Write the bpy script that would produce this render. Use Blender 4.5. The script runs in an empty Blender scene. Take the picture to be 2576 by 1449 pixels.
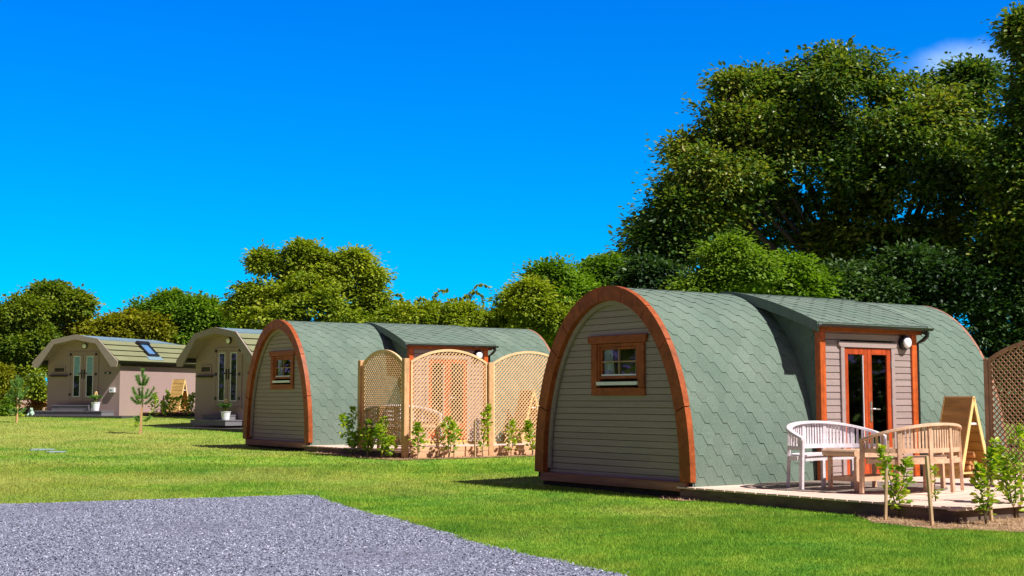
import bpy, bmesh, math, random
import numpy as np
from mathutils import Vector, Matrix
R = math.radians
rng = np.random.default_rng(7)
random.seed(7)
scene = bpy.context.scene
COL = scene.collection

# ------------------------------------------------------------------ camera
FPX, PITCH, CAMH, CX, CY = 3457.0, R(5.29), 1.40, 1288.0, 683.2
cam_d = bpy.data.cameras.new('camera')
cam = bpy.data.objects.new('camera', cam_d)
COL.objects.link(cam)
cam.location = (0, 0, CAMH)
cam.rotation_euler = (R(90) + PITCH, 0, 0)
cam_d.sensor_width = 36.0
cam_d.lens = 36.0 * FPX / 2576.0
cam_d.shift_y = -41.3 / 2576.0
cam_d.clip_end = 2000
scene.camera = cam

def ray(px, py):
    cp, sp = math.cos(PITCH), math.sin(PITCH)
    a, b = (px - CX) / FPX, (CY - py) / FPX
    return Vector((a, cp - b * sp, sp + b * cp))
def at(px, py, Y):
    d = ray(px, py)
    return Vector((0, 0, CAMH)) + d * (Y / d.y)
def atz(px, py, z=0.0):
    d = ray(px, py)
    return Vector((0, 0, CAMH)) + d * ((z - CAMH) / d.z)
TY = [0, 20.2, 23.5, 28, 34, 38, 43, 51, 60, 80, 120, 400]
TZ = [-.05, -.05, 0, .16, .17, .22, .37, .66, .85, 1.1, 1.3, 1.3]
def terrain(y):
    return float(np.interp(y, TY, TZ))
def ground_at(px, py):
    y = 5.0
    while y < 120:
        p = at(px, py, y)
        if p.z <= terrain(y): return Vector((p.x, y, terrain(y)))
        y += .05
    return p

# ------------------------------------------------------------------ tagging
def tag(o, label=None, cat=None, group=None, kind=None):
    if label: o['label'] = label
    if cat: o['category'] = cat
    if group: o['group'] = group
    if kind: o['kind'] = kind
    return o
def thing(name, label, cat, loc=(0, 0, 0), rz=0.0, group=None):
    o = bpy.data.objects.new(name, None)
    COL.objects.link(o)
    o.empty_display_size = .2
    o.location = loc; o.rotation_euler = (0, 0, rz)
    return tag(o, label, cat, group)
CH = {}
def link(o, parent=None):
    COL.objects.link(o)
    if parent is not None:
        o.parent = parent
        CH.setdefault(parent.name, []).append(o)
    return o
def copy_tree(o, parent=None):
    c = o.copy()
    link(c, parent)
    for ch in CH.get(o.name, []): copy_tree(ch, c)
    return c
def relabel(o, label):
    o['label'] = label; return o

# ------------------------------------------------------------------ materials
MATS = {}
def nodes_of(name):
    m = bpy.data.materials.new(name); m.use_nodes = True
    nt = m.node_tree; nt.nodes.clear()
    out = nt.nodes.new('ShaderNodeOutputMaterial')
    return m, nt, out
def mat(name, col, rough=.6, var=.18, scale=(6, 6, 6), fine=None, bump=0.0, bscale=None, col2=None, metal=0.0, spec=.3, detail=5, coat=0.0, island=0.0):
    """principled surface whose colour wanders between two tones with stretched noise"""
    if name in MATS: return MATS[name]
    m, nt, out = nodes_of(name)
    N = nt.nodes.new; L = nt.links.new
    p = N('ShaderNodeBsdfPrincipled'); L(p.outputs[0], out.inputs[0])
    tc = N('ShaderNodeTexCoord'); mp = N('ShaderNodeMapping'); mp.inputs['Scale'].default_value = scale
    L(tc.outputs['Object'], mp.inputs[0])
    n = N('ShaderNodeTexNoise'); n.inputs['Scale'].default_value = 1.0; n.inputs['Detail'].default_value = detail; n.inputs['Roughness'].default_value = .62
    L(mp.outputs[0], n.inputs['Vector'])
    cr = N('ShaderNodeValToRGB')
    c1 = tuple(c * (1 - var) for c in col) if col2 is None else col
    c2 = tuple(min(1, c * (1 + var)) for c in col) if col2 is None else col2
    cr.color_ramp.elements[0].color = (*c1, 1); cr.color_ramp.elements[1].color = (*c2, 1)
    cr.color_ramp.elements[0].position = .32; cr.color_ramp.elements[1].position = .68
    L(n.outputs[0], cr.inputs[0])
    colout = cr.outputs[0]
    if fine:
        n2 = N('ShaderNodeTexNoise'); n2.inputs['Scale'].default_value = fine[0]; n2.inputs['Detail'].default_value = 2
        L(tc.outputs['Object'], n2.inputs['Vector'])
        mr = N('ShaderNodeMapRange'); mr.inputs['From Min'].default_value = .3; mr.inputs['From Max'].default_value = .7
        mr.inputs['To Min'].default_value = 1 - fine[1]; mr.inputs['To Max'].default_value = 1 + fine[1]
        L(n2.outputs[0], mr.inputs[0])
        mx = N('ShaderNodeVectorMath'); mx.operation = 'SCALE'
        L(colout, mx.inputs[0]); L(mr.outputs[0], mx.inputs['Scale']); colout = mx.outputs[0]
    if island:
        g = N('ShaderNodeNewGeometry'); mi_ = N('ShaderNodeMapRange'); mi_.inputs['To Min'].default_value = 1 - island; mi_.inputs['To Max'].default_value = 1 + island
        L(g.outputs['Random Per Island'], mi_.inputs[0]); vi = N('ShaderNodeVectorMath'); vi.operation = 'SCALE'
        L(colout, vi.inputs[0]); L(mi_.outputs[0], vi.inputs['Scale']); colout = vi.outputs[0]
    L(colout, p.inputs['Base Color'])
    p.inputs['Roughness'].default_value = rough
    p.inputs['Metallic'].default_value = metal
    p.inputs['Specular IOR Level'].default_value = spec
    p.inputs['Coat Weight'].default_value = coat
    if bump:
        nb = N('ShaderNodeTexNoise'); nb.inputs['Detail'].default_value = 4
        mp2 = N('ShaderNodeMapping'); mp2.inputs['Scale'].default_value = bscale or scale
        nb.inputs['Scale'].default_value = 1.0
        L(tc.outputs['Object'], mp2.inputs[0]); L(mp2.outputs[0], nb.inputs['Vector'])
        b = N('ShaderNodeBump'); b.inputs['Strength'].default_value = bump; b.inputs['Distance'].default_value = .02
        L(nb.outputs[0], b.inputs['Height']); L(b.outputs[0], p.inputs['Normal'])
    MATS[name] = m
    return m
def leafmat(name, cols, transl=.35, nscale=.6, rough=.55, spec=.25):
    """leaf colour: random per leaf plus slow drift through the crown"""
    if name in MATS: return MATS[name]
    m, nt, out = nodes_of(name)
    N = nt.nodes.new; L = nt.links.new
    g = N('ShaderNodeNewGeometry'); tc = N('ShaderNodeTexCoord')
    n = N('ShaderNodeTexNoise'); n.inputs['Scale'].default_value = nscale; n.inputs['Detail'].default_value = 3
    L(tc.outputs['Object'], n.inputs['Vector'])
    mr = N('ShaderNodeMapRange'); mr.inputs['From Min'].default_value = .3; mr.inputs['From Max'].default_value = .7
    L(n.outputs[0], mr.inputs[0])
    ma = N('ShaderNodeMath'); ma.operation = 'MULTIPLY_ADD'; ma.inputs[1].default_value = .55; 
    L(g.outputs['Random Per Island'], ma.inputs[0])
    m2 = N('ShaderNodeMath'); m2.operation = 'MULTIPLY'; m2.inputs[1].default_value = .45
    L(mr.outputs[0], m2.inputs[0]); L(m2.outputs[0], ma.inputs[2])
    cr = N('ShaderNodeValToRGB')
    els = cr.color_ramp.elements
    while len(els) < len(cols): els.new(.5)
    for i, c in enumerate(cols):
        els[i].position = i / (len(cols) - 1); els[i].color = (*c, 1)
    L(ma.outputs[0], cr.inputs[0])
    p = N('ShaderNodeBsdfPrincipled'); p.inputs['Roughness'].default_value = rough; p.inputs['Specular IOR Level'].default_value = spec
    L(cr.outputs[0], p.inputs['Base Color'])
    t = N('ShaderNodeBsdfTranslucent')
    vm = N('ShaderNodeVectorMath'); vm.operation = 'MULTIPLY'; vm.inputs[1].default_value = (1.25, 1.3, .5)
    L(cr.outputs[0], vm.inputs[0]); L(vm.outputs[0], t.inputs[0])
    mx = N('ShaderNodeMixShader'); mx.inputs[0].default_value = transl
    L(p.outputs[0], mx.inputs[1]); L(t.outputs[0], mx.inputs[2]); L(mx.outputs[0], out.inputs[0])
    MATS[name] = m
    return m
def glassmat():
    m, nt, out = nodes_of('window glass')
    N = nt.nodes.new; L = nt.links.new
    tr = N('ShaderNodeBsdfTransparent'); tr.inputs[0].default_value = (.8, .86, .86, 1)
    gl = N('ShaderNodeBsdfGlossy'); gl.inputs['Roughness'].default_value = .02
    g = N('ShaderNodeNewGeometry'); dp = N('ShaderNodeVectorMath'); dp.operation = 'DOT_PRODUCT'
    L(g.outputs['Incoming'], dp.inputs[0]); L(g.outputs['Normal'], dp.inputs[1])
    ab = N('ShaderNodeMath'); ab.operation = 'ABSOLUTE'; L(dp.outputs['Value'], ab.inputs[0])
    on = N('ShaderNodeMath'); on.operation = 'SUBTRACT'; on.inputs[0].default_value = 1.0; L(ab.outputs[0], on.inputs[1])
    pw = N('ShaderNodeMath'); pw.operation = 'POWER'; L(on.outputs[0], pw.inputs[0]); pw.inputs[1].default_value = 5.0
    fr = N('ShaderNodeMath'); fr.operation = 'MULTIPLY_ADD'; L(pw.outputs[0], fr.inputs[0]); fr.inputs[1].default_value = .9; fr.inputs[2].default_value = .045
    mx = N('ShaderNodeMixShader')
    L(fr.outputs[0], mx.inputs[0]); L(tr.outputs[0], mx.inputs[1]); L(gl.outputs[0], mx.inputs[2]); L(mx.outputs[0], out.inputs[0])
    return m
M_GLASS = glassmat()
M_TRIM = mat('orange brown wood stain', (.31, .072, .018), .5, .3, (1.2, 3, 3), bump=.15, bscale=(30, 30, 4), fine=(14, .2), spec=.25)
M_POST = mat('orange stained post', (.50, .095, .018), .4, .3, (14, 14, 1.2), bump=.12, fine=(10, .2), spec=.4)
M_DOOR = mat('red brown door stain', (.42, .062, .014), .33, .28, (14, 14, 1.0), fine=(9, .15), spec=.5)
M_SILL = mat('weathered brown sill board', (.33, .15, .10), .7, .3, (2, .9, 14), bump=.2)
M_SIDING = mat('taupe painted boards', (.34, .264, .25), .62, .09, (.7, .7, 14), fine=(28, .05), bump=.12, bscale=(2, 2, 60), island=.05)
M_GROOVE = mat('dark board joint', (.035, .03, .026), .9, .2)
M_ROOF = mat('green mineral shingle', (.112, .168, .132), .88, .2, (1.1, 1.1, 1.1), fine=(70, .22), bump=.35, bscale=(80, 80, 80), col2=(.150, .200, .162), island=.07)
M_ROOFEDGE = mat('shingle edge shadow tone', (.022, .036, .030), .95, .2)  # asphalt edge, darkened to carry the shadow line of each tab
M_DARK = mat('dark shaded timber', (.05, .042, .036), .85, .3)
M_DECK = mat('pinkish pale deck board', (.68, .50, .41), .75, .13, (1.1, 9, 9), bump=.12, fine=(22, .08), island=.09)
M_DECKEND = mat('shaded deck frame timber', (.13, .092, .07), .85, .4, (2, 2, 9))  # brown timber, darkened for the shade below the board ends
M_FASCIA = mat('new fascia timber', (.70, .40, .23), .75, .16, (1.5, 1.5, 9))
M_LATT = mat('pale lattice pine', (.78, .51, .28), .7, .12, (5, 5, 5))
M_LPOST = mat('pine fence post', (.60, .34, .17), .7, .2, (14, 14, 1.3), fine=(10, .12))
M_LBROWN = mat('shaded brown pine', (.40, .25, .14), .75, .2, (5, 5, 5))  # lattice pine darkened for its shaded face; also the brown muntins
M_TEAK_W = mat('sunlit silvered teak', (.64, .58, .61), .6, .14, (5, 5, 5), fine=(30, .1))  # weathered teak with glaring sunlight put into its white tone
M_TEAK = mat('honey grey teak', (.60, .385, .25), .62, .18, (5, 5, 5), fine=(30, .12))
M_BLACK = mat('black plastic', (.012, .012, .013), .35, .2, spec=.5)
M_STEEL = mat('brushed steel', (.62, .62, .66), .28, .08, metal=.9)
M_WHITE = mat('white plastic', (.82, .82, .84), .35, .03, spec=.5)
M_LAMP = mat('white lamp diffuser', (.86, .88, .92), .3, .02, spec=.6)
M_BLIND = mat('pale blue blind', (.62, .80, .98), .8, .1, (2, 2, 20))
M_CURT = mat('cream curtain', (.85, .80, .74), .9, .25, (18, 18, 1.0))
M_INT = mat('interior pine', (.32, .23, .15), .8, .2, (3, 3, 12))
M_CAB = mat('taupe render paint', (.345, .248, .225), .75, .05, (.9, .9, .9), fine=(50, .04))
M_CABSIDE = mat('sunlit taupe render paint', (.47, .34, .29), .75, .05, (.9, .9, .9), fine=(50, .04))  # taupe render with sunlight put into its colour, left unassigned
M_CABROOF = mat('olive roof sheet', (.205, .215, .115), .6, .08, (.8, .8, .8), fine=(30, .05))
M_CABEDGE = mat('dark olive roof lap', (.06, .07, .03), .8, .2)
M_RIDGE = mat('slate blue ridge sheet', (.17, .26, .32), .5, .15, (2, 2, 2))
M_BARGE = mat('stone coloured barge board', (.30, .25, .21), .7, .06)
M_STEP = mat('grey composite step', (.17, .165, .18), .7, .12, (1, 6, 6))
M_PLINTH = mat('dark plinth board', (.07, .06, .06), .8, .2)
M_POT = mat('white glazed pot', (.78, .80, .86), .4, .04)
M_LOGW = mat('amber softwood boards', (.50, .32, .10), .7, .22, (2, 2, 11))
M_LOGE = mat('pale softwood edge', (.78, .55, .22), .65, .1, (5, 5, 5))
M_LOG = mat('split firewood', (.55, .26, .09), .8, .35, (12, 12, 12))
M_STAKE = mat('softwood stake', (.52, .36, .20), .8, .25, (12, 12, 2))
M_BARK = mat('grey brown bark', (.085, .065, .05), .9, .35, (6, 6, 1.5), bump=.5)
M_STEM = mat('green brown stem', (.14, .11, .05), .8, .3, (20, 20, 4))
M_ROCK = mat('pink buff fieldstone', (.48, .34, .27), .9, .35, (4, 4, 4), bump=.5)
M_SLAB = mat('blue grey slab', (.30, .38, .42), .8, .15, (8, 8, 8))
M_YELLOW = mat('yellow pine threshold', (.80, .52, .08), .6, .08)
M_RUG = mat('woven brown rug', (.10, .075, .065), .95, .3, (30, 30, 30), col2=(.34, .27, .22))

# ------------------------------------------------------------------ mesh builder
class MB:
    def __init__(s): s.v = []; s.f = []; s.m = []
    def add(s, vs, fs, mi=0):
        o = len(s.v); s.v += [tuple(q) for q in vs]
        for f in fs: s.f.append([o + i for i in f]); s.m.append(mi)
        return s
    def box(s, a, b, mi=0, M=None):
        x0, y0, z0 = a; x1, y1, z1 = b
        vs = [(x0,y0,z0),(x1,y0,z0),(x1,y1,z0),(x0,y1,z0),(x0,y0,z1),(x1,y0,z1),(x1,y1,z1),(x0,y1,z1)]
        if M is not None: vs = [M @ Vector(q) for q in vs]
        return s.add(vs, [(0,3,2,1),(4,5,6,7),(0,1,5,4),(1,2,6,5),(2,3,7,6),(3,0,4,7)], mi)
    def hexa(s, q, mi=0):   # eight corners, bottom four then top four
        return s.add(q, [(0,3,2,1),(4,5,6,7),(0,1,5,4),(1,2,6,5),(2,3,7,6),(3,0,4,7)], mi)
    def bar(s, p, q, w, t, up=(0,0,1), mi=0):
        p, q = Vector(p), Vector(q); d = (q - p).normalized(); up = Vector(up)
        sx = d.cross(up)
        if sx.length < 1e-4: sx = d.cross(Vector((1,0,0)))
        sx.normalize(); uy = sx.cross(d).normalized()
        a, b = sx * w / 2, uy * t / 2
        return s.hexa([p-a-b, p+a-b, q+a-b, q-a-b, p-a+b, p+a+b, q+a+b, q-a+b], mi)
    def tube(s, pts, rad, n=8, mi=0, cap=True):
        pts = [Vector(q) for q in pts]
        if not hasattr(rad, '__len__'): rad = [rad] * len(pts)
        rings = []; ref = Vector((.31, .2, .93))
        for i, p in enumerate(pts):
            d = (pts[min(i+1, len(pts)-1)] - pts[max(i-1, 0)]).normalized()
            a = d.cross(ref)
            if a.length < .05: a = d.cross(Vector((1, 0, 0)))
            a.normalize(); b = d.cross(a)
            rings.append([p + (a * math.cos(2*math.pi*k/n) + b * math.sin(2*math.pi*k/n)) * rad[i] for k in range(n)])
        o = len(s.v)
        for r_ in rings: s.v += [tuple(q) for q in r_]
        for i in range(len(pts)-1):
            for k in range(n):
                s.f.append([o+i*n+k, o+i*n+(k+1)%n, o+(i+1)*n+(k+1)%n, o+(i+1)*n+k]); s.m.append(mi)
        if cap:
            s.f.append([o+k for k in range(n)][::-1]); s.m.append(mi)
            s.f.append([o+(len(pts)-1)*n+k for k in range(n)]); s.m.append(mi)
        return s
    def lathe(s, prof, n=24, mi=0, M=None):
        o = len(s.v)
        for r_, z in prof:
            for k in range(n):
                q = Vector((r_*math.cos(2*math.pi*k/n), r_*math.sin(2*math.pi*k/n), z))
                if M is not None: q = M @ q
                s.v.append(tuple(q))
        for i in range(len(prof)-1):
            for k in range(n):
                s.f.append([o+i*n+k, o+i*n+(k+1)%n, o+(i+1)*n+(k+1)%n, o+(i+1)*n+k]); s.m.append(mi)
        s.f.append([o+k for k in range(n)][::-1]); s.m.append(mi)
        s.f.append([o+(len(prof)-1)*n+k for k in range(n)]); s.m.append(mi)
        return s
    def prism(s, poly, fn, d0, d1, mi=0):
        """poly of (a,b); fn(a,b,d) -> point; extruded between d0 and d1"""
        n = len(poly)
        vs = [fn(a, b, d0) for a, b in poly] + [fn(a, b, d1) for a, b in poly]
        fs = [list(range(n))[::-1], list(range(n, 2*n))] + [[i, (i+1)%n, n+(i+1)%n, n+i] for i in range(n)]
        return s.add(vs, fs, mi)
    def build(s, name, mats, parent=None, bevel=0.0, smooth=False, recalc=True):
        me = bpy.data.meshes.new(name)
        me.from_pydata(s.v, [], s.f)
        if not isinstance(mats, (list, tuple)): mats = [mats]
        for m in mats: me.materials.append(m)
        if any(s.m): me.polygons.foreach_set('material_index', s.m)
        if recalc:
            bm = bmesh.new(); bm.from_mesh(me); bmesh.ops.recalc_face_normals(bm, faces=bm.faces); bm.to_mesh(me); bm.free()
        if smooth:
            me.polygons.foreach_set('use_smooth', [True]*len(me.polygons))
        me.update()
        o = link(bpy.data.objects.new(name, me), parent)
        if bevel:
            md = o.modifiers.new('bevel', 'BEVEL'); md.width = bevel; md.segments = 1; md.limit_method = 'ANGLE'; md.angle_limit = R(40)
        return o
def fast_mesh(name, V, F, mats, parent=None, smooth=False, mi=None):
    """V (n,3) float, F (m,k) int numpy arrays"""
    me = bpy.data.meshes.new(name)
    n, (m, k) = len(V), F.shape
    me.vertices.add(n); me.vertices.foreach_set('co', V.astype(np.float32).ravel())
    me.loops.add(m*k); me.loops.foreach_set('vertex_index', F.astype(np.int32).ravel())
    me.polygons.add(m); me.polygons.foreach_set('loop_start', np.arange(0, m*k, k, dtype=np.int32))
    if mi is not None: me.polygons.foreach_set('material_index', mi.astype(np.int32))
    if not isinstance(mats, (list, tuple)): mats = [mats]
    for x in mats: me.materials.append(x)
    me.update(calc_edges=True); me.validate()
    if smooth: me.polygons.foreach_set('use_smooth', [True]*m)
    return link(bpy.data.objects.new(name, me), parent)

# ------------------------------------------------------------------ glamping pod (u along the axis, v to the sunny side, z up)
def P(u, v, z): return Vector((u, -v, z))
WH, HP, ZB, LP = 1.868, 3.134, .12, 7.38
NEXP = 2 / 2.3
def prof(phi, off=0.0):
    c, s_ = math.cos(phi), math.sin(phi)
    v = (WH + off) * c; z = ZB + (HP + off - ZB) * (max(s_, 0) ** NEXP)
    return v, z
PH = [math.pi/2 * (i/70) ** 1.15 for i in range(71)]
PH = PH + [math.pi - a for a in PH[::-1][1:]]
def polyline(off): return [prof(a, off) for a in PH]
SHELL = polyline(0.0)
def halfwidth(z, off=0.0):
    t = max(0.0, min(1.0, (z - ZB) / (HP + off - ZB)))
    return (WH + off) * math.sqrt(max(0, 1 - t ** 2.3))
class Curve:
    def __init__(s, pts):
        s.p = pts; s.s = [0.0]
        for a, b in zip(pts, pts[1:]): s.s.append(s.s[-1] + math.hypot(b[0]-a[0], b[1]-a[1]))
        s.L = s.s[-1]
    def at(s, t):
        t = max(0.0, min(s.L, t))
        i = min(int(np.searchsorted(s.s, t, side='right')) - 1, len(s.p) - 2); i = max(i, 0)
        k = (t - s.s[i]) / max(1e-9, s.s[i+1] - s.s[i])
        a, b = s.p[i], s.p[i+1]
        d = (b[0]-a[0], b[1]-a[1]); l = math.hypot(*d) or 1
        return (a[0]+d[0]*k, a[1]+d[1]*k), (d[1]/l, -d[0]/l)
def shingle(mb, curve, u0, u1, keep=None, e=.155, PP=.355, b=.088, t=.010, fn=None, flip=1):
    dw = PP/2 - b
    rows = int(math.ceil(curve.L / e)) + 1
    def pt(u, s_, h):
        (v, z), (nv, nz) = curve.at(s_)
        return P(u, v + nv*h*flip, z + nz*h*flip) if fn is None else fn(u, v + nv*h*flip, z + nz*h*flip)
    for k in range(-1, rows):
        s0 = k * e
        i0 = int(math.floor(u0 / PP)) - 1
        for i in range(i0, int(math.ceil(u1 / PP)) + 2):
            c = (i + (.5 if k % 2 else 0)) * PP + random.uniform(-.003, .003)
            if c + b/2 + dw < u0 or c - b/2 - dw > u1: continue
            if s0 + e > curve.L + .05: continue
            if keep:
                (v, z), _ = curve.at(s0 + e)
                if not keep(c, v, z): continue
            cl = lambda x: max(u0, min(u1, x))
            hb = t * random.uniform(.85, 1.25)
            q = [(c-b/2, s0, hb), (c+b/2, s0, hb), (c+b/2+dw, s0+e, hb*.55), (c+b/2+dw, s0+2*e, .001), (c-b/2-dw, s0+2*e, .001), (c-b/2-dw, s0+e, hb*.55)]
            top = [pt(cl(x), y, h) for x, y, h in q]
            bot = [pt(cl(x), y, h - .010) for x, y, h in q]
            mb.add(top + bot, [(0,1,2,5), (5,2,3,4)], 0)
            o = len(mb.v) - 12
            for a_, b_ in ((5,0),(0,1),(1,2)):
                mb.f.append([o+a_, o+b_, o+6+b_, o+6+a_]); mb.m.append(0 if a_ == 1 else 1)  # left and bottom edges painted as shadow, right edge stays roof coloured
G1, G2, GV = 2.60, 4.86, 2.0       # porch extent
def droof(v):   # porch roof height
    return HP + .03 - .60 * (max(v, 0) / 2.14) ** 1.55

def build_pod():
    pod = thing('glamping_pod', 'x', 'pod')
    # --- shell
    mb = MB()
    def strip(u0, u1, pts, off):
        n = len(pts); vs = [P(u0, v, z) for v, z in pts] + [P(u1, v, z) for v, z in pts]
        mb.add(vs, [[i, i+1, n+i+1, n+i] for i in range(n-1)], 0)
    strip(0, G1+.05, SHELL, 0); strip(G2-.05, LP, SHELL, 0)
    strip(G1+.05, G2-.05, [q for q in SHELL if not (q[0] > 0 and q[1] < 2.5)], 0)
    right = [q for q in SHELL if q[0] >= -1e-6]; left = [(v, z) for v, z in SHELL if v <= 1e-6][::-1]
    inporch = lambda u, v, z: not (G1 + .1 < u < G2 - .1)
    shingle(mb, Curve(right), .03, LP-.03, inporch)
    shingle(mb, Curve(left), .03, LP-.03, flip=-1)
    for x in (.03, LP-.12):   # starter strips beside the arches
        pass
    mb.build('roof', [M_ROOF, M_ROOFEDGE], pod, recalc=False)
    # --- gable walls of horizontal boards (front with a window hole)
    WV0, WV1, WZ0, WZ1 = -.40, .65, 1.55, 2.28
    for uu, front in ((.10, True), (LP - .10, False)):
        g = MB()
        back = [(v, z) for v, z in polyline(-.06)]
        z = .16
        while z < HP - .12:
            z1 = min(z + .1005, HP - .10)
            hw = halfwidth(z + .05, -.05) - .03
            if hw > .08:
                segs = [(-hw, hw)]
                if front and z1 > WZ0 + .02 and z < WZ1 - .02: segs = [(-hw, WV0), (WV1, hw)]
                sg = 1 if front else -1
                for a, b_ in segs:
                    g.prism([(0, z+.003), (-.009*sg, z+.008), (-.007*sg, z1-.006), (0.0, z1-.0015), (.03*sg, z1-.0015), (.03*sg, z+.003)], lambda p, q, d: P(uu + p, d, q), a, b_)
            z = z1
        g.build('gable_wall', M_SIDING, pod)
        bk = MB(); u2 = uu + (.035 if front else -.035)
        pts = polyline(-.05)
        if front:
            # backing panel with the opening left out
            zs = [.12, WZ0, WZ1, HP-.06]
            for za, zb_ in zip(zs, zs[1:]):
                n = 14
                for i in range(n):
                    a, b_ = za + (zb_-za)*i/n, za + (zb_-za)*(i+1)/n
                    h0, h1 = halfwidth(a, -.05), halfwidth(b_, -.05)
                    if za == WZ0: sides = [(-h0, -h1, WV0, WV0), (WV1, WV1, h0, h1)]
                    else: sides = [(-h0, -h1, h0, h1)]
                    for p0, p1, q0, q1 in sides:
                        bk.add([P(u2, p0, a), P(u2, q0, a), P(u2, q1, b_), P(u2, p1, b_)], [(0,1,2,3)])
        else:
            bk.prism(pts, lambda a, b_, d: P(d, a, b_), u2, u2 - .02)
        bk.build('wall_lining', M_GROOVE, pod, recalc=False)
    # --- arched barge frames, segmented
    JT = [0, 19.5, 42.5, 60, 78, 96, 112, 127, 139, 160.5, 180]
    for (ua, ub, nm) in ((-.062, .045, 'arch_frame'), (LP - .045, LP + .02, 'arch_frame')):
        f = MB()
        for a0, a1 in zip(JT, JT[1:]):
            n = 9
            angs = [R(a0 + .18 + (a1 - a0 - .36) * i / n) for i in range(n + 1)]
            for x, y in zip(angs, angs[1:]):
                def pp(a, off):
                    v, z = prof(a, off); return v, max(z, .205) if off < 0 else max(z, .205)
                oo = .024 if ua < 0 else .006; o0, o1, i0, i1 = pp(x, oo), pp(y, oo), pp(x, -.205), pp(y, -.205)
                f.hexa([P(ua, *o0), P(ua, *i0), P(ub, *i0), P(ub, *o0), P(ua, *o1), P(ua, *i1), P(ub, *i1), P(ub, *o1)])
        f.build(nm, M_TRIM if ua < 0 else M_SILL, pod)
    e_ = MB()
    n = 60
    angs = [R(2 + 176 * i / n) for i in range(n + 1)]
    for x, y in zip(angs, angs[1:]):
        o0, o1, i0, i1 = prof(x, -.19), prof(y, -.19), prof(x, -.27), prof(y, -.27)
        e_.hexa([P(.03, *o0), P(.03, *i0), P(.075, *i0), P(.075, *o0), P(.03, *o1), P(.03, *i1), P(.075, *i1), P(.075, *o1)])
    e_.build('gable_border', M_SIDING, pod)
    MB().box((-.045, -1.76, .065), (.04, 1.76, .2)).build('sill_board', M_SILL, pod, bevel=.008)
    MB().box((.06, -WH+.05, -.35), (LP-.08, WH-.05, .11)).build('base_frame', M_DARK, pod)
    MB().box((.16, -WH+.1, .14), (LP-.2, WH-.12, .18)).build('floor', M_INT, pod)
    # back lining inside so that the rooms are dark
    MB().box((.2, 1.0, .19), (LP-.2, 1.03, 2.5)).build('inner_wall', M_INT, pod)
    MB().box((3.0, .55, 1.42), (4.35, .95, 1.46)).build('reflection_slab', M_WHITE, pod)  # white slab added to stand for pale reflections in the door glass
    # --- window
    w = MB()
    u = .10
    w.box(P(u-.045, -.53, 1.45), P(u-.012, .76, 1.57)).box(P(u-.048, -.53, 1.573), P(u-.012, -.385, 2.262)).box(P(u-.048, .625, 1.573), P(u-.012, .76, 2.262))
    w.prism([(-.57, 2.265), (.80, 2.265), (.83, 2.32), (.83, 2.385), (-.60, 2.385), (-.60, 2.32)], lambda a, b_, d: P(d, a, b_), u-.062, u-.013)
    win = w.build('window', M_TRIM, pod, bevel=.006)
    fr = MB()
    fr.box(P(u-.03, -.383, 1.60), P(u+.04, -.335, 2.26)).box(P(u-.03, .575, 1.60), P(u+.04, .623, 2.26)).box(P(u-.03, -.333, 2.21), P(u+.04, .573, 2.26)).box(P(u-.03, -.333, 1.71), P(u+.04, .573, 1.755))
    fr.box(P(u-.012, -.333, 1.757), P(u+.03, -.29, 2.208)).box(P(u-.012, .53, 1.757), P(u+.03, .573, 2.208)).box(P(u-.012, -.288, 2.165), P(u+.03, .528, 2.208))
    fr.build('frame', M_TRIM, win, bevel=.004)
    mu = MB(); mu.box(P(u-.010, .110, 1.785), P(u+.028, .130, 2.163)).box(P(u-.008, -.288, 1.968), P(u+.026, .109, 1.986)).box(P(u-.008, .131, 1.968), P(u+.026, .528, 1.986)).build('muntin', M_LBROWN, win)
    MB().box(P(u+.012, -.29, 1.76), P(u+.018, .53, 2.17)).build('pane', M_GLASS, win)
    MB().box(P(u-.016, -.30, 1.757), P(u+.02, .54, 1.782)).build('glazing_bead', M_WHITE, win)
    MB().box(P(u-.07, -.37, 1.612), P(u+.03, .61, 1.665)).build('drip_sill', M_WHITE, win)
    for c0, c1 in ((-.32, -.05), (.44, .57)):
        cu = MB(); n = 24
        for i in range(n):
            a, b_ = c0 + (c1-c0)*i/n, c0 + (c1-c0)*(i+1)/n
            ya, yb = -.035+.012*math.sin(i*1.7), -.035+.012*math.sin((i+1)*1.7)
            cu.add([P(u+.09+ya, a, 1.72), P(u+.09+yb, b_, 1.72), P(u+.09+yb, b_*1 + (c0-b_)*.25, 2.21), P(u+.09+ya, a + (c0-a)*.25, 2.21)], [(0,1,2,3)])
        cu.build('curtain', M_CURT, win, recalc=False)
    # --- porch
    pw = MB(); F = GV
    DW0, DW1, DTOP, DBOT = 3.03, 4.31, 2.30, .17
    z = .15
    while z < 2.44:
        z1 = min(z + .1035, 2.44)
        for a, b_ in (((G1+.10, G2-.12),) if z >= DTOP - .03 else ((G1+.10, DW0+.02), (DW1-.02, G2-.12))):
            pw.prism([(0, z+.004), (.013, z+.011), (.010, z1-.007), (0.0, z1-.002), (-.03, z1-.002), (-.03, z+.004)], lambda p, q, d: P(d, F - .03 + p, q), a, b_)
        z = z1
    pw.box(P(G1+.03, F-.085, .15), P(DW0+.02, F-.063, 2.44), 1).box(P(DW1-.02, F-.085, .15), P(G2-.04, F-.063, 2.44), 1).box(P(DW0+.02, F-.085, DTOP), P(DW1-.02, F-.063, 2.44), 1)
    pw.build('porch_wall', [M_SIDING, M_GROOVE], pod)
    for a in (G1-.045, G2-.125):
        MB().box(P(a, F-.10, .15), P(a+.125, F+.015, 2.44)).build('corner_post', M_POST, pod, bevel=.006)
    MB().box(P(G1-.12, F-.07, 2.443), P(G2+.10, F+.05, 2.53)).build('eaves_beam', M_TRIM, pod, bevel=.006)
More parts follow.
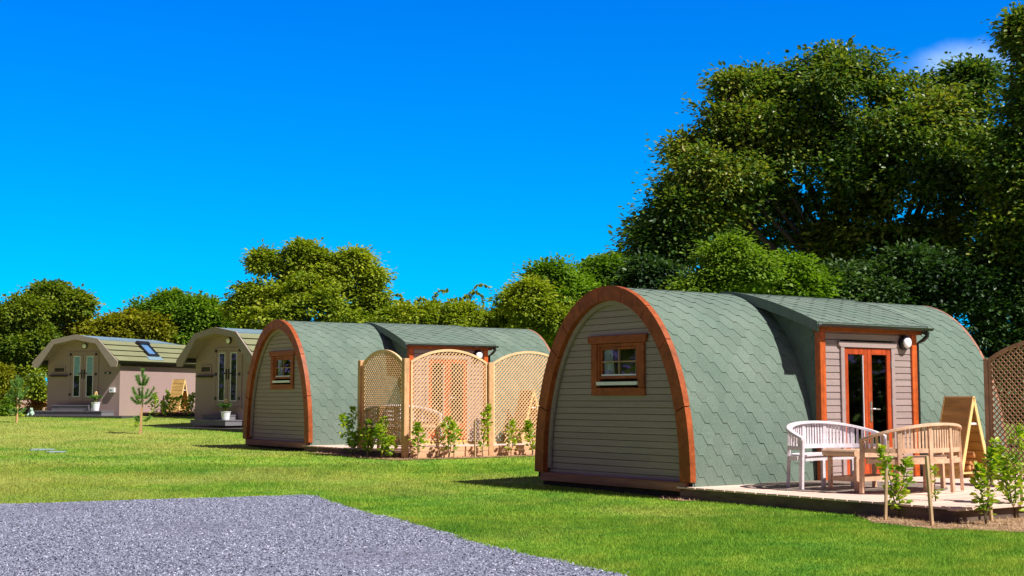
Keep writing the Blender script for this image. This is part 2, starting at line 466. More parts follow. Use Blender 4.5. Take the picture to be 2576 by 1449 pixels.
    # porch side walls
    for uu, sg in ((G1, -1), (G2, 1)):
        sw = MB(); n = 22; vv = [.25 + (F - .10 - .25) * i / n for i in range(n + 1)]
        sw.box(P(uu-.02, WH-.03, .14), P(uu+.02, F-.10, 1.0))
        for a, b_ in zip(vv, vv[1:]):
            lo = lambda v: max(1.0, ZB + (HP-ZB) * max(0, 1-(v/WH)**2) ** (1/2.3) - .03) if v < WH else 1.0
            sw.hexa([P(uu-.02, a, lo(a)), P(uu+.02, a, lo(a)), P(uu+.02, b_, lo(b_)), P(uu-.02, b_, lo(b_)),
                     P(uu-.02, a, droof(a)-.04), P(uu+.02, a, droof(a)-.04), P(uu+.02, b_, droof(b_)-.04), P(uu-.02, b_, droof(b_)-.04)])
        zz = Curve([(0.0, .2), (0.0, 3.2)])
        e = .155; dw_ = .0895; b2 = .088
        for k in range(20):
            s0 = .15 + k * e
            for i in range(-1, 8):
                c = (i + (.5 if k % 2 else 0)) * .355
                zc = s0 + e
                if c > F - .16 or c < .3: continue
                if zc > droof(c) - .18: continue
                if c < WH and zc < ZB + (HP-ZB) * max(0, 1-(c/WH)**2) ** (1/2.3): continue
                q = [(c-b2/2, s0, .012), (c+b2/2, s0, .012), (c+b2/2+dw_, s0+e, .007), (c+b2/2+dw_, s0+2*e, .001), (c-b2/2-dw_, s0+2*e, .001), (c-b2/2-dw_, s0+e, .007)]
                q = [(min(x, F-.11), y, h) for x, y, h in q]
                top = [P(uu + sg*(.021+h), x, y) for x, y, h in q]; bot = [P(uu + sg*.012, x, y) for x, y, h in q]
                sw.add(top + bot, [(0,1,2,5), (5,2,3,4)], 0)
                o = len(sw.v) - 12
                for a_, b_ in ((5,0),(0,1),(1,2)): sw.f.append([o+a_, o+b_, o+6+b_, o+6+a_]); sw.m.append(0 if a_ == 1 else 1)  # same painted shadow edges as on the main roof
        sw.build('porch_side', [M_ROOF, M_ROOFEDGE], pod)
    # porch roof
    pr = MB(); VE = 2.12; n = 26
    vv = [VE * i / n for i in range(n + 1)]
    U0, U1 = G1 - .20, G2 + .16
    for a, b_ in zip(vv, vv[1:]):
        pr.hexa([P(U0, a, droof(a)-.05), P(U1, a, droof(a)-.05), P(U1, b_, droof(b_)-.05), P(U0, b_, droof(b_)-.05),
                 P(U0, a, droof(a)), P(U1, a, droof(a)), P(U1, b_, droof(b_)), P(U0, b_, droof(b_))])
        # deep verges
        for x0, x1 in ((U0-.012, U0+.02), (U1-.02, U1+.012)):
            wob = .150 if int(a / VE * 4) % 2 else .156
            pr.hexa([P(x0, a, droof(a)-wob), P(x1, a, droof(a)-wob), P(x1, b_, droof(b_)-wob), P(x0, b_, droof(b_)-wob),
                     P(x0, a, droof(a)+.014), P(x1, a, droof(a)+.014), P(x1, b_, droof(b_)+.014), P(x0, b_, droof(b_)+.014)])
    cur = Curve([(v, droof(v)) for v in vv[::-1]])
    shingle(pr, cur, U0, U1)
    pr.build('porch_roof', [M_ROOF, M_ROOFEDGE], pod)
    gt = MB()
    n = 8
    arc = [(.055*math.cos(math.pi + math.pi*i/n), .045*math.sin(math.pi + math.pi*i/n)) for i in range(n+1)]
    arc2 = [(x*.85, y*.85) for x, y in arc[::-1]]
    gt.prism(arc + arc2, lambda a, b_, d: P(d, VE + .045 + a, droof(VE) - .025 + b_), U0-.01, U1+.03)
    gut = gt.build('gutter', M_BLACK, pod)
    dp = MB(); uD = G2 + .055
    dp.tube([P(uD+.05, VE+.03, 2.49), P(uD+.05, VE+.02, 2.42), P(uD+.02, VE-.03, 2.36), P(uD, F-.03, 2.30), P(uD, F-.03, .25)], .033, 10)
    dp.build('downpipe', M_BLACK, pod, smooth=False)
    # door surround and doors
    ds = MB()
    ds.box(P(DW0, F-.05, DBOT), P(DW0+.085, F+.012, 2.205)).box(P(DW1-.085, F-.05, DBOT), P(DW1, F+.012, 2.205))
    ds.prism([(DW0-.0, 2.208), (DW1, 2.208), (DW1+.05, 2.24), (DW1+.05, 2.30), (DW0-.05, 2.30), (DW0-.05, 2.24)], lambda a, b_, d: P(a, d, b_), F-.05, F+.018)
    ds.build('door_surround', M_SIDING, pod, bevel=.005)
    MB().box(P(DW0+.085, F-.06, .155), P(DW1-.085, F+.03, .20)).build('threshold', M_YELLOW, pod)
    for a, b_, side in ((DW0+.087, 3.665, 0), (3.672, DW1-.087, 1)):
        d = MB(); y0, y1 = F-.05, F-.008
        st = .095
        d.box(P(a, y0, .205), P(a+st, y1, 2.20)).box(P(b_-st, y0, .205), P(b_, y1, 2.20)).box(P(a+st+.001, y0, 2.10), P(b_-st-.001, y1, 2.20)).box(P(a+st+.001, y0, .205), P(b_-st-.001, y1, .62))
        d.box(P(a+st+.05, y1-.004, .28), P(b_-st-.05, y1+.006, .56))
        dr = d.build('door', M_DOOR, pod, bevel=.005)
        MB().box(P(a+st, F-.034, .62), P(b_-st, F-.028, 2.10)).build('pane', M_GLASS, dr)
        if side == 0:
            MB().box(P(b_-st-.012, F-.03, .63), P(b_-st-.001, F-.012, 2.09)).build('weather_strip', M_WHITE, dr)
        else:
            h = MB(); h.box(P(a+.028, F-.008, 1.04), P(a+.068, F+.004, 1.36))
            h.tube([P(a+.048, F+.0, 1.24), P(a+.048, F+.05, 1.24), P(a+.075, F+.055, 1.24), P(a+.19, F+.055, 1.235)], .011, 8)
            h.build('handle', M_STEEL, dr)
        xh = a - .004 if side == 0 else b_ - .004
        for zz_ in (.5, 1.35, 1.95): MB().tube([P(xh+.004, F+.0, zz_-.05), P(xh+.004, F+.0, zz_+.05)], .010, 6).build('hinge', M_STEEL, dr)
    # round bulkhead lamp
    Mx = Matrix.Translation(P(4.55, F - .015, 2.31)) @ Matrix.Rotation(R(90), 4, 'X')
    lb = MB().lathe([(.118, 0), (.120, .05), (.108, .075), (.095, .08)], 28, 0, Mx).build('wall_lamp', M_BLACK, pod, smooth=False)
    MB().lathe([(.096, .078), (.092, .10), (.070, .118), (.03, .127)], 28, 0, Mx).build('diffuser', M_LAMP, lb, smooth=True)
    return pod
# ------------------------------------------------------------------ decks
def build_deck(VX=6.45):
    d = thing('timber_deck', 'x', 'deck')
    b = MB(); v = 1.60; k = 0
    while v < VX - .16:
        b.box(P(-.07 + random.uniform(-.004, .004), v, .112), P(7.0, min(v + .187, VX - .148), .138 + random.uniform(-.0012, .0012)))
        v += .2; k += 1
    b.build('deck_boards', M_DECK, d, bevel=.003)
    MB().box(P(-.075, VX-.145, .10), P(7.0, VX, .1385)).build('edge_board', M_DECK, d, bevel=.003)
    j = MB()
    for u in np.arange(.45, 6.9, .5): j.box(P(u, 1.65, .02), P(u + .045, VX - .17, .108))
    j.box(P(-.045, 1.65, -.35), P(-.0, VX-.07, .108)).box(P(.005, VX-.115, -.35), P(6.98, VX-.07, .098))
    j.build('deck_frame', M_DECKEND, d)
    return d

# ------------------------------------------------------------------ trellis fences
def arch_h(t, w, zs, sag):
    c = w/2; r_ = (c*c + sag*sag) / (2*sag)
    return zs - (r_ - sag) + math.sqrt(max(0, r_*r_ - (t-c)**2))
def trellis_panel(parent, origin, dirv, w, zb, zs, sag, mats, pitch=.087, name='trellis_panel', flipped=False):
    o = Vector(origin); d = Vector(dirv).normalized(); nrm = Vector((0, 0, 1)).cross(d)
    pt = lambda a, z, dd: o + d * a + Vector((0, 0, z)) + nrm * dd
    m = MB()
    def inside(a, z): return .03 < a < w-.03 and zb+.03 < z < arch_h(a, w, zs, sag) - .02
    for layer, sgn in ((0, 1), (1, -1)):
        c0 = -3.5
        while c0 < w + 3.5:
            pts = [(c0 + sgn*s_, zb + s_) for s_ in np.arange(0, 2.6, .012)]
            ins = [q for q in pts if inside(*q)]
            if len(ins) > 3:
                (a0, z0), (a1, z1) = ins[0], ins[-1]
                d0 = -.013 + .0135*layer
                hw = .0085 * .7071
                q = [(a0 - hw, z0 + hw*sgn), (a0 + hw, z0 - hw*sgn), (a1 + hw, z1 - hw*sgn), (a1 - hw, z1 + hw*sgn)]
                m.prism(q, lambda x, y, e: pt(x, y, e), d0, d0 + .0128, 1 if (layer == 1) == flipped else 0)  # back slats take the darker tone, their shade put into colour
            c0 += pitch
    lat = m.build(name, [mats[0], mats[2] if len(mats) > 2 else mats[0]], parent)
    f = MB()
    f.prism([(0, zb), (w, zb), (w, zb+.045), (0, zb+.045)], pt, -.022, .022)
    for a in (0, w-.04):
        f.prism([(a, zb+.046), (a+.04, zb+.046), (a+.04, arch_h(a+.02, w, zs, sag)-.03), (a, arch_h(a+.02, w, zs, sag)-.03)], pt, -.021, .021)
    n = 26
    for i in range(n):
        a, b = w*i/n, w*(i+1)/n
        za, zb2 = arch_h(a, w, zs, sag), arch_h(b, w, zs, sag)
        f.prism([(a, za-.05), (b, zb2-.05), (b, zb2), (a, za)], pt, -.026, .026)
    f.build('frame', mats[1], lat)
    return lat

def crescent(t, L=.85, D=.52, e=2.4):
    """back line of a banana bench; t in -1..1 runs along it, x along the chord, y behind it (<0)"""
    a = t * math.pi/2
    x = L * math.copysign(abs(math.sin(a)) ** (2/e), a) if a else 0
    y = -D * abs(math.cos(a)) ** (2/e)
    return Vector((x, y, 0))
def bench(mt, mt2):
    b = thing('curved_bench', 'x', 'bench')
    L, D = .85, .64
    n = 64
    ts = [-1 + 2*i/n for i in range(n+1)]
    bp = Curve([tuple(crescent(t, L, D)[:2]) for t in ts])
    def at_s(k): # k 0..1
        p, nr = bp.at(k * bp.L); return Vector((p[0], p[1], 0)), Vector((-nr[0], -nr[1], 0))
    def railz(k):
        x = abs(2*k-1); return .93 - .22 * x ** 2.2
    # top rail: wide flat cap
    r = MB(); N = 56; prev = None
    for i in range(N+1):
        k = i / N; p, nr = at_s(k); z = railz(k); w = .055 - .012*abs(2*k-1)
        q = [p - nr*w + Vector((0,0,z-.04)), p + nr*w + Vector((0,0,z-.04)), p + nr*w*.8 + Vector((0,0,z)), p - nr*w*.8 + Vector((0,0,z))]
        o = len(r.v); r.v += [tuple(x) for x in q]
        if prev is not None:
            for a in range(4): r.f.append([prev+a, prev+(a+1)%4, o+(a+1)%4, o+a]); r.m.append(0)
        else: r.f.append([o, o+1, o+2, o+3]); r.m.append(0)
        prev = o
    r.f.append([prev+3, prev+2, prev+1, prev]); r.m.append(0)
    r.build('top_rail', mt, b, bevel=.006)
    bk = MB()
    ks = [0.012, .22, .41, .59, .78, .988]
    for a, c in zip(ks, ks[1:]):
        m_ = 6
        for i in range(m_):      # lower rail in straight pieces
            k0, k1 = a + (c-a)*i/m_, a + (c-a)*(i+1)/m_
            p0, n0 = at_s(k0); p1, n1 = at_s(k1)
            q = [p0-n0*.015+Vector((0,0,.535)), p0+n0*.015+Vector((0,0,.535)), p1+n1*.015+Vector((0,0,.535)), p1-n1*.015+Vector((0,0,.535))]
            bk.hexa(q + [x + Vector((0,0,.06)) for x in q])
        cnt = 7 if .2 < (a+c)/2 < .8 else 6
        for i in range(1, cnt+1):
            k = a + (c-a)*i/(cnt+1); p, nr = at_s(k); tv = Vector((nr.y, -nr.x, 0))
            wdt = .0165
            q = [p - tv*wdt - nr*.006, p + tv*wdt - nr*.006, p + tv*wdt + nr*.006, p - tv*wdt + nr*.006]
            bk.hexa([x + Vector((0,0,.596)) for x in q] + [x + Vector((0,0,railz(k)-.041)) for x in q])
    bk.build('backrest', mt2, b)
    # seat: curved boards following the crescent
    def front(k):
        x = at_s(k)[0].x * .93; return Vector((x, .02 - .16*(1-(x/L)**2), 0))
    s = MB(); rows = 5
    for j in range(rows):
        f0, f1 = j/rows + .012, (j+1)/rows - .012
        M_ = 30
        for i in range(M_):
            k0, k1 = .03 + .94*i/M_, .03 + .94*(i+1)/M_
            def pp(k, f): 
                a = at_s(k)[0]*.975; return a.lerp(front(k), f)
            q = [pp(k0, f0), pp(k1, f0), pp(k1, f1), pp(k0, f1)]
            s.hexa([x + Vector((0,0,.452)) for x in q] + [x + Vector((0,0,.475)) for x in q])
    M_ = 24
    for i in range(M_):
        k0, k1 = .05 + .9*i/M_, .05 + .9*(i+1)/M_
        a, c = front(k0), front(k1); off = Vector((0, -.03, 0))
        q = [a + off, c + off, c + off*1.8, a + off*1.8]
        s.hexa([x + Vector((0,0,.385)) for x in q] + [x + Vector((0,0,.451)) for x in q])
        p0, n0 = at_s(k0); p1, n1 = at_s(k1)
        q = [p0-n0*.012, p0+n0*.012, p1+n1*.012, p1-n1*.012]
        s.hexa([x + Vector((0,0,.39)) for x in q] + [x + Vector((0,0,.451)) for x in q])
    s.build('seat', mt, b)
    for k in ks:
        p, nr = at_s(k); tv = Vector((nr.y, -nr.x, 0)); zt = railz(k) - .041
        q = [p - tv*.03 - nr*.022, p + tv*.03 - nr*.022, p + tv*.03 + nr*.022, p - tv*.03 + nr*.022]
        MB().hexa([x - nr*.03 for x in q] + [x + Vector((0,0,zt)) for x in q]).build('leg', mt2, b, bevel=.004)
    for x in (-.30, .30):
        y = .02 - .16*(1-(x/L)**2) - .045
        MB().box((x-.028, y-.025, 0), (x+.028, y+.02, .384)).build('leg', mt2, b, bevel=.004)
    return b
def coffee_table(mt, mt2):
    t = thing('coffee_table', 'x', 'table')
    L, W = .52, .27
    s = MB()
    for i in range(7):
        y = -W + .05 + i * (2*W-.1)/6
        s.box((-L+.04, y-.029, .53), (L-.04, y+.029, .552))
    s.box((-L+.03, -W+.03, .455), (L-.03, -W+.055, .528)).box((-L+.03, W-.055, .455), (L-.03, W-.03, .528))
    s.build('table_top', mt, t, bevel=.003)
    for sx in (-1, 1):   # rolled end scroll
        sc = MB(); x = sx*(L)
        pr = [(x + .055*math.cos(a)*1.0, .515 + .05*math.sin(a)) for a in np.linspace(0, 2*math.pi, 17)[:-1]]
        sc.prism(pr, lambda a, b_, d: Vector((a, d, b_)), -W-.01, W+.01)
        sc.build('rolled_end', mt, t)
    for sx in (-1, 1):
        for sy in (-1, 1):
            MB().box((sx*(L-.05)-.028, sy*(W-.045)-.026, 0), (sx*(L-.05)+.028, sy*(W-.045)+.026, .454)).build('leg', mt2, t, bevel=.004)
    st = MB()
    for sx in (-1, 1): st.box((sx*(L-.05)-.014, -W+.075, .13), (sx*(L-.05)+.014, W-.075, .19))
    for sy in (-1, 1): st.box((-L+.08, sy*(W-.045)-.012, .13), (L-.08, sy*(W-.045)+.012, .19))
    st.build('stretcher', mt2, t)
    return t
def log_store(ma, mb_):
    s = thing('log_store', 'x', 'log store')
    W, Hh, Dp = .40, 1.28, .52
    for sx in (-1, 1):
        m = MB(); n = 9
        for i in range(n):
            t0, t1 = i/n, (i+1)/n
            a, b = Vector((sx*W*(1-t0), 0, Hh*t0)), Vector((sx*W*(1-t1), 0, Hh*t1 - .005))
            off = Vector((sx*.016, 0, .006)); ov = Vector((sx*.006, 0, 0))
            m.hexa([a+ov, a+off+ov, b+off, b, a+ov+Vector((0,Dp,0)), a+off+ov+Vector((0,Dp,0)), b+off+Vector((0,Dp,0)), b+Vector((0,Dp,0))])
        m.build('side_boards', ma, s)
        for y in (-.022, Dp+.001):
            MB().hexa([Vector((sx*(W+.02), y, 0)), Vector((sx*(W-.055), y, 0)), Vector((sx*(W-.055), y+.021, 0)), Vector((sx*(W+.02), y+.021, 0)),
                       Vector((sx*.022, y, Hh+.02)), Vector((-sx*.00+sx*.0-.0, y, Hh-.10)), Vector((sx*.0, y+.021, Hh-.10)), Vector((sx*.022, y+.021, Hh+.02))]).build('edge_trim', mb_, s)
    MB().box((-.02, -.02, Hh+.0), (.03, Dp+.02, Hh+.022)).build('ridge_cap', mb_, s)
    f = MB().box((-W+.05, -.015, .07), (W-.05, Dp, .095)).box((-W+.03, -.02, .0), (-W+.07, Dp, .069)).box((W-.07, -.02, 0), (W-.03, Dp, .069)).box((-.02, -.018, 0), (.02, Dp, .069))
    f.build('bottom_shelf', mb_, s)
    bk = MB()
    for i in range(9):
        t0, t1 = i/9, (i+1)/9
        bk.prism([(-W*(1-t0)+.01, Hh*t0), (W*(1-t0)-.01, Hh*t0), (W*(1-t1)-.0, Hh*t1-.006), (-W*(1-t1)+.0, Hh*t1-.006)], lambda a, b_, d: Vector((a, d, b_)), Dp-.018, Dp)
    bk.build('back_boards', ma, s)
    m = MB().tube([(-.12, .02, .86), (.12, .02, .86)], .02, 8).build('cross_rail', M_WHITE, s)
    return s
def firewood(loc, rz, seed, tilt=0):
    rr = random.Random(seed)
    m = MB(); l = rr.uniform(.30, .36); a0 = rr.uniform(0, 6); n = 5; rad = rr.uniform(.055, .075)
    poly = [(rad*math.cos(t), rad*math.sin(t)) for t in [a0 + x for x in (0, .5, 1.0, 1.5, 2.1)]] + [(-.01, -.01)]
    m.prism(poly, lambda a, b_, d: Vector((a, d, b_)), -l/2, l/2)
    o = m.build('firewood_log', M_LOG, None, bevel=.006)
    o.location = loc; o.rotation_euler = (0, 0, rz)
    return o

# ------------------------------------------------------------------ plants
M_LAUREL = leafmat('laurel leaf', [(.06, .16, .012), (.18, .34, .02), (.42, .52, .03), (.58, .58, .05)], .4, 6, .35, .5)
M_FERN = leafmat('fern frond', [(.05, .16, .02), (.12, .30, .04)], .3, 6)
M_PINE = leafmat('pine needles', [(.08, .20, .05), (.17, .33, .08), (.27, .43, .11)], .2, 5)
LEAF = np.array([[0, 0, 0], [.5, .30, .10], [.62, 0, 0.0], [.5, -.30, .10], [1.0, 0, -.10], [.18, .20, .05], [.18, -.20, .05]])
LEAFF = np.array([[0, 2, 5, 5], [0, 6, 2, 2], [5, 2, 1, 1], [6, 3, 2, 2], [2, 4, 1, 1], [2, 3, 4, 4]])
def basis(dirs, rg, flat=0.0):
    """orthonormal frames with x along dirs, z mostly random (flat pulls it up)"""
    x = dirs / np.linalg.norm(dirs, axis=1, keepdims=True)
    h = rg.normal(size=x.shape); h[:, 2] += flat * 3
    z = h - (h * x).sum(1, keepdims=True) * x
    z /= np.linalg.norm(z, axis=1, keepdims=True)
    y = np.cross(z, x)
    return x, y, z
def leaf_mesh(name, C, D, S, material, parent, rg, flat=.6, big=True):
    x, y, z = basis(D, rg, flat)
    if big:
        T = LEAF; F = np.array([[0, 5, 1, 2], [0, 2, 3, 6], [2, 1, 4, 4], [2, 4, 3, 3]])
        F = np.array([[0, 2, 1, 5], [0, 6, 3, 2]])
        T = np.array([[0, 0, 0], [.2, .22, .06], [.6, .30, .08], [1, 0, -.08], [.6, -.30, .08], [.2, -.22, .06]])
        F = np.array([[0, 3, 2, 1], [0, 5, 4, 3]])
    else:
        T = np.array([[0, 0, 0], [.5, .36, .06], [1, 0, -.05], [.5, -.36, .06]]); F = np.array([[0, 3, 2, 1]])
    n, k = len(C), len(T)
    V = C[:, None, :] + S[:, None, None] * (T[None, :, 0:1]*x[:, None] + T[None, :, 1:2]*y[:, None] + T[None, :, 2:3]*z[:, None])
    FF = (np.arange(n)[:, None, None] * k + F[None]).reshape(-1, 4)
    return fast_mesh(name, V.reshape(-1, 3), FF, material, parent)
def laurel(loc, h, spread, n, label, group, seed, leaf=.085, lean=(0, 0), fork=2):
    rg = np.random.default_rng(seed)
    t = thing('laurel_plant', label, 'plant', loc, rg.uniform(0, 6), group)
    st = MB(); C = []; D = []
    stems = [[Vector((0, 0, -.03))] for _ in range(fork)]
    for i, s_ in enumerate(stems):
        a = 2*math.pi*i/max(1, fork) + rg.uniform(-.5, .5); top = h * (1 - .22*i*rg.uniform(.6, 1.2))
        for k in range(1, 8):
            q = k/7; s_.append(Vector((math.cos(a)*spread*.6*q**1.4 + lean[0]*q + rg.normal()*.012, math.sin(a)*spread*.6*q**1.4 + lean[1]*q + rg.normal()*.012, top*q)))
        st.tube(s_, [.011*(1-.75*k/7) for k in range(8)], 6)
    m = int(n * 2.3)
    for i in range(m):
        s_ = stems[rg.integers(fork)]; q = .12 + .88 * rg.random() ** .75
        k = min(6, int(q*7)); p = s_[k].lerp(s_[k+1], q*7-k)
        a = rg.uniform(0, 6.283); el = rg.uniform(.1, 1.1)
        d = Vector((math.cos(a)*math.cos(el), math.sin(a)*math.cos(el), math.sin(el)))
        off = rg.random() * spread * .55 * math.sin(math.pi*min(1, q*.9+.1))
        C.append(p + d*off); D.append(d + Vector((0,0,-.25)))
    st.build('stem', M_STEM, t)
    C = np.array([tuple(c) for c in C]); D = np.array([tuple(c) for c in D])
    leaf_mesh('foliage', C, D, leaf*.98*rg.uniform(.6, 1.15, len(C)), M_LAUREL, t, rg, .5)
    return t
def stake(loc, h, label, group, lean=(0, 0), w=.035):
    m = MB(); a = Vector((lean[0], lean[1], 0))
    m.hexa([Vector((-w/2, -w/2, -.1)), Vector((w/2, -w/2, -.1)), Vector((w/2, w/2, -.1)), Vector((-w/2, w/2, -.1)),
            a+Vector((-w/2, -w/2, h)), a+Vector((w/2, -w/2, h)), a+Vector((w/2, w/2, h-.008)), a+Vector((-w/2, w/2, h-.006))])
    o = m.build('garden_stake', M_STAKE, None, bevel=.003); o.location = loc; o.rotation_euler = (0, 0, random.uniform(0, 1.5))
    return tag(o, label, 'stake', group)

# ------------------------------------------------------------------ trees
FOL = {
 'syc': leafmat('sycamore leaf', [(.012, .040, .014), (.034, .092, .021), (.092, .180, .028), (.24, .30, .034), (.36, .29, .04)], .34, .35, .42, .5),
 'sycd': leafmat('deep green leaf', [(0.009, 0.028, 0.013), (0.026, 0.069, 0.019), (0.065, 0.139, 0.027), (0.130, 0.202, 0.050)], .25, .35, .5, .45),
 'olive': leafmat('olive hedge leaf', [(0.065, 0.120, 0.010), (0.189, 0.277, 0.020), (0.342, 0.403, 0.031), (0.496, 0.504, 0.050)], .4, .45),
 'gold': leafmat('golden brown hedge leaf', [(0.106, 0.151, 0.013), (0.260, 0.277, 0.018), (0.425, 0.378, 0.027)], .4, .5),
 'green': leafmat('fresh green leaf', [(0.047, 0.113, 0.010), (0.142, 0.265, 0.018), (0.260, 0.403, 0.025)], .4, .5),
 'bright': leafmat('bright green leaf', [(0.059, 0.139, 0.018), (0.153, 0.271, 0.027), (0.295, 0.391, 0.044)], .4, .5),
 'dark': leafmat('mixed dark leaf', [(0.035, 0.082, 0.013), (0.106, 0.183, 0.018), (0.224, 0.290, 0.025), (0.366, 0.391, 0.037)], .38, .5),
 'rust': leafmat('rusty bracken', [(0.260, 0.113, 0.037), (0.472, 0.202, 0.062), (0.590, 0.378, 0.125)], .3, .9),
}
def foliage(name, lobes, nclump, per, leaf, rc, fol, parent, seed, twig=.12, flat=.8, big=True, hollow=.55, droop=0.0):
    rg = np.random.default_rng(seed)
    L = np.array(lobes, float)
    w = (L[:, 3]*L[:, 5] + L[:, 3]*L[:, 4] + L[:, 4]*L[:, 5]) ** .85; w /= w.sum()
    idx = rg.choice(len(L), nclump, p=w)
    d = rg.normal(size=(nclump, 3)); d /= np.linalg.norm(d, axis=1, keepdims=True)
    r = 1 - hollow * rg.random(nclump) ** 2.0
    ph = rg.uniform(0, 6.283, (len(L), 4))[idx]
    r *= 1 + .16*np.sin(4.3*d[:, 0] + ph[:, 0])*np.sin(3.7*d[:, 1] + ph[:, 1]) + .13*np.sin(7.1*d[:, 2] + 5*d[:, 0] + ph[:, 2]) + .06*np.sin(13*d[:, 0] + 11*d[:, 1] + ph[:, 3])
    tw = rg.random(nclump) < twig
    r[tw] = 1 + rg.random(tw.sum()) * .38 / np.maximum(.6, L[idx[tw], 3])
    C = L[idx, :3] + d * r[:, None] * L[idx, 3:6]
    # keep clumps that are not deep inside another lobe
    keep = np.ones(nclump, bool)
    for l in L:
        q = (((C - l[:3]) / l[3:6]) ** 2).sum(1)
        keep &= q > (1 - hollow) ** 2 * .55
    C = C[keep]; out = d[keep]; tw = tw[keep]
    n = len(C)
    rr = rc * rg.uniform(.6, 1.25, n)
    cnt = rg.integers(int(per*.6), int(per*1.4), n); cnt[tw] = cnt[tw] // 2
    rep = np.repeat(np.arange(n), cnt)
    m = len(rep)
    off = rg.normal(size=(m, 3)) * np.array([1, 1, .34]) * .55
    CC = C[rep] + off * rr[rep][:, None]
    D = off + out[rep] * .6 + rg.normal(size=(m, 3)) * .35; D[:, 2] -= .25 + droop
    S = leaf * rg.uniform(.55, 1.2, m)
    return leaf_mesh(name, CC, D, S, FOL[fol], parent, rg, flat, big), C
def tree(name, label, cat, lobes_px, Y, fol, group=None, leaf=.14, nclump=1300, per=40, rc=.5, trunk=True, seed=1, base=None, trunk_r=.25, depth=.8, big=True, twig=.05, hollow=.55, limbs=7, bumps=4, spikes=9, shrink=.93):
    """lobes_px: (px, py, rx_px, ry_px[, dY]) as read at distance Y; turned into world ellipsoids of real depth"""
    k = Y / FPX
    lobes = []
    for q in lobes_px:
        px, py, rx, ry = q[:4]; dy = q[4] if len(q) > 4 else 0
        p = at(px, py, Y + dy); kk = (Y + dy) / FPX
        lobes.append((p.x, p.y, p.z, rx*kk, rx*kk*depth, ry*kk))
    rb = random.Random(seed*7+1); extra = []; lobes = [(l[0], l[1], l[2], max(.45*l[3], l[3]*shrink - rc*.5), max(.45*l[4], l[4]*shrink - rc*.5), max(.45*l[5], l[5]*shrink - rc*.6)) for l in lobes]
    for l in lobes:
        for _ in range(bumps):
            a_ = rb.uniform(0, 6.283); e_ = math.asin(rb.uniform(-.35, .98)); q_ = rb.uniform(.85, 1.08); f_ = rb.uniform(.16, .34)
            extra.append((l[0]+math.cos(a_)*math.cos(e_)*l[3]*q_, l[1]+math.sin(a_)*math.cos(e_)*l[4]*q_, l[2]+math.sin(e_)*l[5]*q_, l[3]*f_, l[4]*f_, max(.25*l[5], l[3]*f_*.8)))
        for _ in range(spikes):
            a_ = rb.uniform(0, 6.283); e_ = math.asin(rb.uniform(.25, .98)); q_ = rb.uniform(.98, 1.12); f_ = rb.uniform(.07, .14)
            extra.append((l[0]+math.cos(a_)*math.cos(e_)*l[3]*q_, l[1]+math.sin(a_)*math.cos(e_)*l[4]*q_, l[2]+math.sin(e_)*l[5]*q_, max(.22, l[3]*f_), max(.22, l[4]*f_), max(.35, l[3]*f_*2.0)))
    nmain = len(lobes)
    cx = sum(l[0]*l[3] for l in lobes) / sum(l[3] for l in lobes); cy = sum(l[1] for l in lobes)/len(lobes)
    if base: bx, by = base
    else: bx, by = cx, cy
    bz = terrain(by)
    t = thing(name, label, cat, (bx, by, bz), 0, group)
    lob = [(a-bx, b-by, c-bz, d, e, f) for a, b, c, d, e, f in lobes + extra]
    o, C = foliage('crown', lob, nclump, per, leaf, rc, fol, t, seed, twig=twig, big=big, hollow=hollow)
    if trunk:
        rg = random.Random(seed); m = MB()
        top = max(l[2] for l in lob)
        tops = sorted(lob[:nmain], key=lambda l: -l[3])[:limbs]
        sp = Vector((0, 0, min(top*.22, 2.4)))
        m.tube([(0, 0, -.3), (.02, 0, sp.z*.5), tuple(sp)], [trunk_r*1.25, trunk_r, trunk_r*.85], 10)
        for l in tops:
            e = Vector(l[:3]); 
            for j in range(3):
                ee = e + Vector((rg.uniform(-.6, .6)*l[3], rg.uniform(-.5, .5)*l[4], rg.uniform(-.1, .75)*l[5]))
                mid = sp.lerp(ee, .5) + Vector((rg.uniform(-.3, .3), rg.uniform(-.3, .3), rg.uniform(-.1, .5)))
                m.tube([sp - Vector((0,0,.2)), sp.lerp(mid, .5), mid, ee], [trunk_r*.5, trunk_r*.36, trunk_r*.22, trunk_r*.05], 6)
        m.build('trunk', M_BARK, t, recalc=False)
    return t
